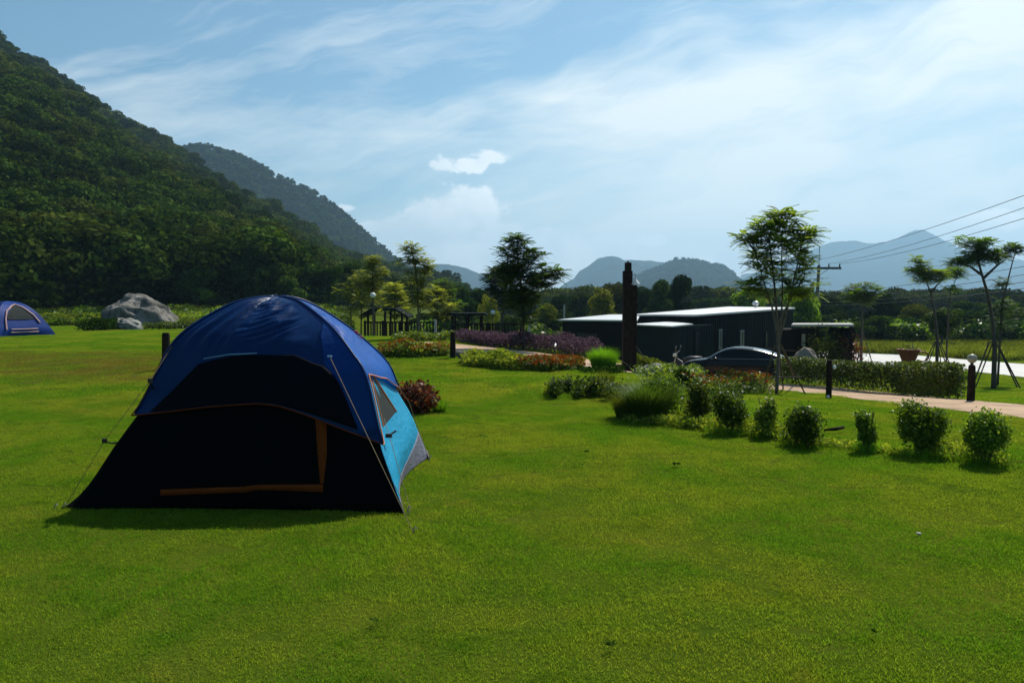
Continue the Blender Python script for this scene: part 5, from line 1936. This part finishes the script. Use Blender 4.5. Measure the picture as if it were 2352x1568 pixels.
# panel wall
pw = foot(1932, 40)
o = tree_root('panel_wall', pw, 'dark timber panel wall overgrown with climbers at the road end', 'wall')
m = MB()
for i in range(9):
    px = 1908 + i * 6.6
    q = foot(px, 40.5 - i * .12) - pw
    m.box((q.x, q.y, at(px, 757, 40).z / 2 - pw.z / 2), (.135, .05, (at(px, 757, 40).z - pw.z) + .2 + .02 * (i % 2)))
m.build('boards', M['wall_brown'], o)
m = MB()
for zq in (.5, 1.7):
    a, b = foot(1905, 40.6) - pw, foot(1964, 39.6) - pw
    m.tube([(a.x, a.y + .05, zq), (b.x, b.y + .05, zq)], .03, 4)
m.build('rail', M['wood_dark'], o)

# ------------------------------------------------------------------ pavilions and fences at the left
def pavilion(px0, px1, py, Y, label, slant):
    b = foot((px0 + px1) / 2, Y)
    root = tree_root('garden_pavilion', b, label, 'pavilion', 'open dark pavilions behind the path')
    w = (px1 - px0) / FPX * Y
    z = at(px0, py, Y).z - b.z
    m = MB()
    if slant:
        pr_ = [(-w / 2, z - .35), (-w * .30, z), (w * .24, z), (w / 2, z - .42)]
    else:
        pr_ = [(-w / 2, z - .03), (-w * .42, z), (w * .42, z), (w / 2, z - .03)]
    V = [(x, y, zz + dz_) for (x, zz) in pr_ for y in (-1.3, 1.3) for dz_ in (0, .12)]
    F = []
    for k in range(3):
        a = k * 4; c = a + 4
        F += [(a, c, c + 2, a + 2), (a + 1, a + 3, c + 3, c + 1), (a, a + 1, c + 1, c), (a + 2, c + 2, c + 3, a + 3)]
    F += [(0, 2, 3, 1), (12, 13, 15, 14)]
    m.add(V, F)
    m.build('roof', M['wall_dark'], root)
    for x in (-w * .36, 0, w * .36):
        for y in (-1.0, 1.0):
            MB().box((x, y, (z - .05) / 2), (.11, .11, z - .05)).build('post', M['wood_dark'], root)
    for y in (-.6, .6):
        m = MB().box((0, y, .45), (w * .62, .35, .06))
        for x in (-w * .28, w * .28):
            m.box((x, y, .21), (.08, .3, .42))
        m.build('bench', M['wood_dark'], root, bevel=.005)
    return root


pavilion(838, 944, 713, 44, 'dark pavilion with a hipped roof left of the slender pale-topped tree', True)
pavilion(1030, 1118, 723, 46, 'dark flat-roofed pavilion right of the slender pale-topped tree', False)


def rail_fence(px0, px1, ptop, Y, label):
    b = foot((px0 + px1) / 2, Y)
    root = tree_root('timber_fence', b, label, 'fence')
    w = (px1 - px0) / FPX * Y
    h = at(px0, ptop, Y).z - b.z
    m = MB()
    n = max(6, int(w / .16))
    for k in range(n + 1):
        m.box((-w / 2 + w * k / n, -.03, h / 2), (.07, .03, h - .06))
    m.build('slats', M['wood_dark'], root)
    m = MB()
    m.box((0, 0, h - .05), (w, .05, .09)).box((0, 0, h * .45), (w, .05, .09))
    m.build('rail', M['wood_dark'], root)
    for k in range(5):
        MB().box((-w / 2 + w * k / 4, .04, h / 2), (.11, .1, h + .08)).build('post', M['wood_dark'], root)
    return root


rail_fence(838, 1002, 738, 41, 'dark slatted timber fence around the hip-roofed pavilion')
rail_fence(1046, 1196, 742, 42, 'dark slatted timber fence below the flat-roofed pavilion')
for (px, pt, Y, lab) in ((1216, 740, 41, 'pale concrete marker post at the right end of the pavilion fence'), (1000, 734, 40.5, 'pale concrete post at the right end of the left fence'), (1589 - 298 + 298 - 1589 + 1296, 700, 60, 'thin grey pole behind the left end of the metal roof')):
    b = foot(px, Y)
    h = at(px, pt, Y).z - b.z
    o = MB().box((0, 0, h / 2), (.11, .11, h)).build('marker_post', M['concrete'], None, loc=b, bevel=.01)
    tag(o, lab, 'post')
lumps_plant('red_shrub', 1017, 42, 40, 40, 700, 'orange_flower', .10, 'rust-red shrub at the end of the left fence', 'shrub', rs)


def globe_lamp(px, py, Y, label):
    b = foot(px, Y)
    z = at(px, py, Y).z - b.z
    root = tree_root('garden_lamp', b, label, 'lamp', 'white globe lamps around the pavilions')
    MB().tube([(0, 0, -.05), (0, 0, z - .1)], [.045, .03], 8).build('pole', M['black'], root)
    r = .13
    MB().lathe([(max(.001, r * math.sin(PI * k / 12)), -r * math.cos(PI * k / 12)) for k in range(13)], 18, (0, 0, z)).build('globe', M['white'], root, True)
    MB().lathe([(.07, -.12), (.05, -.16), (.03, -.18)], 12, (0, 0, z)).build('collar', M['black'], root, True)


globe_lamp(857, 678, 37, 'white globe lamp high above the roof of the hip-roofed pavilion')
globe_lamp(806, 706, 43, 'white globe lamp left of the hip-roofed pavilion')
globe_lamp(1132, 717, 43, 'white globe lamp beside the right end of the flat-roofed pavilion')
sl = foot(1275, 24)
o = tree_root('spot_light', sl, 'small white garden spotlight among the purple plants', 'spotlight')
MB().tube([(0, 0, -.05), (0, 0, .32)], .012, 6).build('stake', M['black'], o)
MB().tube([(0, -.06, .30), (.02, .06, .36)], [.032, .028], 12).build('head', M['white'], o)

# ------------------------------------------------------------------ planter shaped like a handled cup
tp = foot(2089, 33)
pot = tree_root('cup_planter', tp, 'rust-red planter shaped like a cup with a curled handle, at the roadside', 'planter')
kz = 33 / FPX
zb_ = at(2089, 842, 33).z - tp.z
M['rust'] = plain('rust_red_paint', (.26, .055, .028), .6, var=.3, scale=6)
m = MB().lathe([(.001, zb_), (.26, zb_), (.27, zb_ + .08), (.22, zb_ + .14), (.30, zb_ + .35), (.42, zb_ + .66), (.47, zb_ + .70), (.47, zb_ + .74), (.40, zb_ + .74), (.36, zb_ + .6), (.001, zb_ + .58)], 28)
m.build('bowl', M['rust'], pot, True)
MB().lathe([(.30, -.02), (.30, zb_ + .01), (.001, zb_ + .01)], 20).build('foot', M['concrete'], pot)
MB().tube([(.34, 0, zb_ + .62)] + [(.58 + .26 * math.cos(a), 0, zb_ + .42 + .20 * math.sin(a)) for a in np.linspace(2.0, -2.4, 14)], .035, 8).build('handle', M['rust'], pot, True)
rq = np.random.default_rng(4)
C = np.stack([rq.uniform(-.3, .3, 160), rq.uniform(-.3, .3, 160), zb_ + .72 + rq.uniform(0, .25, 160)], 1)
link('plants', mesh_np('plants', *leaf_quads(C, np.tile([0, 0, 1.0], (160, 1)), .08, 1.6, rq, .8), M['hedge']), pot)

# ------------------------------------------------------------------ power poles and wires
M['pole_c'] = plain('weathered_pole', (.11, .105, .10), .9, var=.3, scale=3)
M['wire'] = plain('black_wire', (.02, .02, .022), .6)


def power_pole(b, h, rz, label, lean=0.0):
    root = empty('power_pole', b, rz)
    tag(root, label, 'power pole', 'power poles along the road')
    MB().tube([(0, 0, -.2), (lean * h * .4, 0, h * .4), (lean * h, 0, h)], [.24, .20, .14], 10).build('pole', M['pole_c'], root, True)
    MB().tube([(lean * h, 0, h - .3), (lean * h + .02, 0, h + 2.0)], .035, 6).build('spike', M['pole_c'], root)
    MB().box((lean * h, -.12, h - .35), (4.6, .16, .24)).build('crossarm', M['pole_c'], root)
    MB().tube([(lean * h - 1.0, -.1, h - .4), (lean * h, -.1, h - 1.1), (lean * h + 1.0, -.1, h - .4)], .03, 5).build('brace', M['pole_c'], root)
    for x in (-2.1, 1.0, 2.15):
        MB().lathe([(.06, -.27), (.09, -.2), (.05, -.14), (.09, -.08), (.05, -.02), (.08, .04), (.04, .12)], 10, (lean * h + x, -.12, h)).build('insulator', M['black'], root, True)
    return root


p1 = foot(1873, 84)
h_ = at(1883, 616, 84).z - p1.z + .35
power_pole(p1, h_, 0, 'concrete power pole with a crossarm standing before the pale blue mountain', .035)
p2 = Vector((31.5, 31.0, ground_z(31.5, 31)))
power_pole(p2, 9.0, R(20), 'nearer power pole beyond the right edge of the view', 0)


def wire(a, b, sag, name, label, r=.016):
    P_ = []
    for k in range(33):
        t = k / 32
        p = a.lerp(b, t)
        p.z -= sag * 4 * t * (1 - t)
        P_.append(p - a)
    o = MB().tube(P_, r, 4, False).build('power_line', M['wire'], None, loc=a)
    tag(o, label, 'power line', 'overhead lines running to the power pole')


Ye_ = 30.0
for (sx_, (px, py), lab) in ((-2.1, (2560, 372), 'highest overhead power line'), (1.0, (2560, 402), 'middle one of the three upper power lines'), (2.15, (2560, 434), 'lowest of the three upper power lines')):
    a = Vector((p1.x + .035 * h_ + sx_, p1.y - .12, p1.z + h_ + .12))
    wire(a, at(px, py, Ye_), .45, 'power_line', lab)
for i, (pya, pyb) in enumerate(((672, 580), (684, 602), (694, 622), (700, 640))):
    wire(at(1880, pya, 84), at(2560, pyb - 6, Ye_), .35, 'power_line', ('uppermost of the four low cables before the blue mountain', 'second of the four low cables from the top', 'third of the four low cables from the top', 'bottom one of the four low cables')[i], .014)

# ------------------------------------------------------------------ the dark car
M['carpaint'] = plain('black_car_paint', (.003, .004, .005), .2, .0, var=.1, spec=.2, coat=.12)
M['carglass'] = plain('car_glass', (.002, .003, .004), .06, 0, var=.0, spec=.25, coat=.0)
M['tyre'] = plain('rubber', (.012, .012, .012), .85, var=.2)
M['rim'] = plain('alloy', (.42, .42, .43), .3, .8)
M['tail'] = plain('red_lens', (.35, .01, .01), .2)
Ycar = 29.0
cb = foot(1694, Ycar)
cb.z = at(1680, 797, Ycar).z - 1.44 * .86
cb.z = ground_z(cb.x, cb.y)
HEAD = R(180 - 22)
carr = empty('parked_car', cb, HEAD)
carr.scale = (.86, .86, .86)
tag(carr, 'glossy black saloon car parked between the building and the flower bed', 'car')
# stations along the length: x, half width, bottom, belt height, roof height, roof half width
ST = [(2.30, .55, .38, .62, .62, .50), (2.22, .72, .28, .70, .70, .62), (2.0, .82, .22, .80, .80, .70), (1.6, .88, .20, .88, .885, .74), (1.2, .90, .20, .93, .94, .76),
      (.95, .90, .20, .95, 1.10, .68), (.70, .90, .20, .96, 1.25, .62), (.40, .90, .20, .965, 1.38, .59), (.10, .90, .20, .97, 1.435, .58), (-.3, .90, .20, .975, 1.44, .575), (-.7, .90, .20, .98, 1.41, .57),
      (-1.1, .89, .20, .985, 1.345, .565), (-1.45, .88, .21, .99, 1.25, .58), (-1.75, .87, .22, 1.0, 1.15, .62), (-1.95, .86, .24, 1.01, 1.07, .68), (-2.15, .82, .28, .99, 1.0, .68), (-2.28, .74, .34, .90, .90, .62), (-2.32, .66, .40, .72, .72, .55)]
rings = []
for (x, w, zb, bh, th_, rw) in ST:
    r_ = [(w * .93, zb), (w, zb + .14), (w * 1.0, zb + (bh - zb) * .6), (w * .985, bh - .05), (w * .96, bh), (rw + .03, th_ - .05) if th_ - bh > .06 else (w * .86, bh + (th_ - bh) * .6), (rw * .9, th_), (rw * .45, th_ + .015), (0, th_ + .02)]
    full = [(x, a, z) for a, z in r_] + [(x, -a, z) for a, z in reversed(r_[:-1])]
    rings.append(full)
n_ = len(rings[0])
Vc = [p for r_ in rings for p in r_]
body_f, side_f, ws_f, rw_f = [], [], [], []
for i in range(len(ST) - 1):
    for k in range(n_ - 1):
        f = (i * n_ + k, (i + 1) * n_ + k, (i + 1) * n_ + k + 1, i * n_ + k + 1)
        if 5 <= i <= 12 and k in (4, n_ - 6):
            side_f.append(f)
        elif 5 <= i <= 7 and 5 <= k <= n_ - 7:
            ws_f.append(f)
        elif 10 <= i <= 13 and 5 <= k <= n_ - 7:
            rw_f.append(f)
        else:
            body_f.append(f)
body_f.append(tuple(range(n_)))
body_f.append(tuple((len(ST) - 1) * n_ + k for k in range(n_ - 1, -1, -1)))
body_f += [(i * n_, i * n_ + n_ - 1, (i + 1) * n_ + n_ - 1, (i + 1) * n_) for i in range(len(ST) - 1)]


def carpart(name, faces, mat, sub=1):
    used = sorted({i for f in faces for i in f})
    mp = {v: k for k, v in enumerate(used)}
    me = bpy.data.meshes.new(name)
    me.from_pydata([Vc[i] for i in used], [], [tuple(mp[i] for i in f) for f in faces])
    me.materials.append(mat)
    for p in me.polygons: p.use_smooth = True
    return link(name, me, carr)


carpart('car_body', body_f, M['carpaint'])
carpart('side_window', side_f, M['carglass'])
carpart('windscreen', ws_f, M['carglass'])
carpart('rear_window', rw_f, plain('rear_glass', (.01, .014, .018), .12, spec=1.0, coat=.7))
for (x, z) in ((1.42, .33), (-1.38, .33)):
    for s in (-1, 1):
        wh = MB().lathe([(.001, -.10), (.24, -.10), (.31, -.11), (.335, -.06), (.335, .06), (.31, .11), (.24, .10), (.001, .10)], 28)
        o = wh.build('wheel', M['tyre'], carr, True)
        o.location = (x, s * .82, z); o.rotation_euler = (R(90), 0, 0)
        rm = MB().lathe([(.001, .03), (.06, .035), (.21, .02), (.215, -.03)], 20)
        for q in range(10):
            a = q * 2 * PI / 10
            rm.box((.12 * math.cos(a), .12 * math.sin(a), .03), (.19, .025, .02), rz=a)
        r_ = rm.build('rim', M['rim'], o)
        r_.location = (0, 0, -.095 * s)
for s in (-1, 1):
    MB().box((-2.24, s * .60, .80), (.10, .28, .13)).build('tail_light', M['tail'], carr, bevel=.02)
    MB().box((2.14, s * .62, .66), (.16, .26, .11)).build('headlight', M['globe'], carr, bevel=.02)
    MB().box((.78, s * 1.0, 1.0), (.12, .20, .12)).build('wing_mirror', M['carpaint'], carr, bevel=.03)
    MB().tube([(1.0, s * .87, .97), (.3, s * .885, .985), (-.6, s * .885, .995), (-1.6, s * .86, 1.01)], .010, 5).build('chrome_strip', M['rim'], carr)
MB().box((-2.335, 0, .68), (.02, .50, .11)).build('number_plate', M['white'], carr)

# motorbike by the door
mbp = foot(1578, 33.0)
mbp.z = at(1578, 838, 33).z if ground_z(mbp.x, mbp.y) < at(1578, 838, 33).z - .3 else ground_z(mbp.x, mbp.y)
mbp.z = ground_z(mbp.x, mbp.y)
bike = empty('motorbike', mbp + Vector((0, 0, 0)), R(150))
tag(bike, 'small dark motorbike parked beside the building door', 'motorbike')
for x in (.62, -.62):
    m = MB()
    ringp = [(x + .27 * math.cos(a), 0, .30 + .27 * math.sin(a)) for a in np.linspace(0, 2 * PI, 25)]
    m.tube(ringp, .045, 6, False)
    w_ = m.build('wheel', M['tyre'], bike, True)
    m = MB()
    for q in range(6):
        a = q * PI / 3
        m.tube([(x, 0, .30), (x + .25 * math.cos(a), 0, .30 + .25 * math.sin(a))], .010, 4)
    m.build('spokes', M['rim'], w_)
MB().tube([(.62, 0, .30), (.50, 0, .70), (.42, 0, 1.02)], .03, 6).build('fork', M['rim'], bike)
MB().tube([(.42, -.32, 1.08), (.40, 0, 1.02), (.42, .32, 1.08)], .018, 6).build('handlebar', M['black'], bike)
MB().tube([(.44, 0, .75), (.1, 0, .50), (-.25, 0, .50), (-.62, 0, .32)], [.06, .11, .12, .05], 8).build('frame', M['black'], bike, True)
MB().tube([(.15, 0, .72), (-.15, 0, .78), (-.65, 0, .82)], [.07, .12, .08], 8).build('seat', M['black'], bike, True)
MB().tube([(.50, 0, .86), (.52, 0, .98)], [.09, .07], 10).build('headlight', M['white'], bike, True)
for s in (-1, 1):
    MB().tube([(.40, s * .24, 1.06), (.36, s * .30, 1.24)], .008, 4).box((.36, s * .32, 1.28), (.02, .10, .07)).build('mirror', M['rim'], bike)

# bits on the lawn
for (px, py, s, lab) in ((1330, 1074, .035, 'small dark leaf on the lawn left of the two dark spots'), (1345, 1044, .03, 'tiny sprig on the lawn in front of the weeds'), (1552, 1074, .04, 'small dark sprig flat on the lawn below the shrub row'),
                         (1400, 1498, .02, 'brown dead leaf on the grass near the bottom of the view'), (2000, 1464, .02, 'small brown leaf on the grass at the lower right'), (860, 1762 / 1.2245, .02, 'small dark leaf on the grass below the front of the big tent')):
    b = ground(px, py)
    rr_ = np.random.default_rng(int(px))
    C = rr_.normal(0, s * .5, (7, 3)); C[:, 2] = np.abs(C[:, 2]) * .4 + .035
    o = link('fallen_leaf', mesh_np('fallen_leaf', *leaf_quads(C, np.tile([0, 0, 1.0], (7, 1)), s, 1.8, rr_, .4), M['tree_dark']), None, b)
    tag(o, lab, 'leaf', 'leaves and sprigs on the lawn')
b = ground(2110, 1232)
o = MB().lathe([(.001, .030), (.014, .028), (.018, .022), (.008, .015)], 10).build('white_scrap', M['concrete'], None, True, loc=b)
tag(o, 'tiny white scrap on the grass at the lower right', 'scrap')
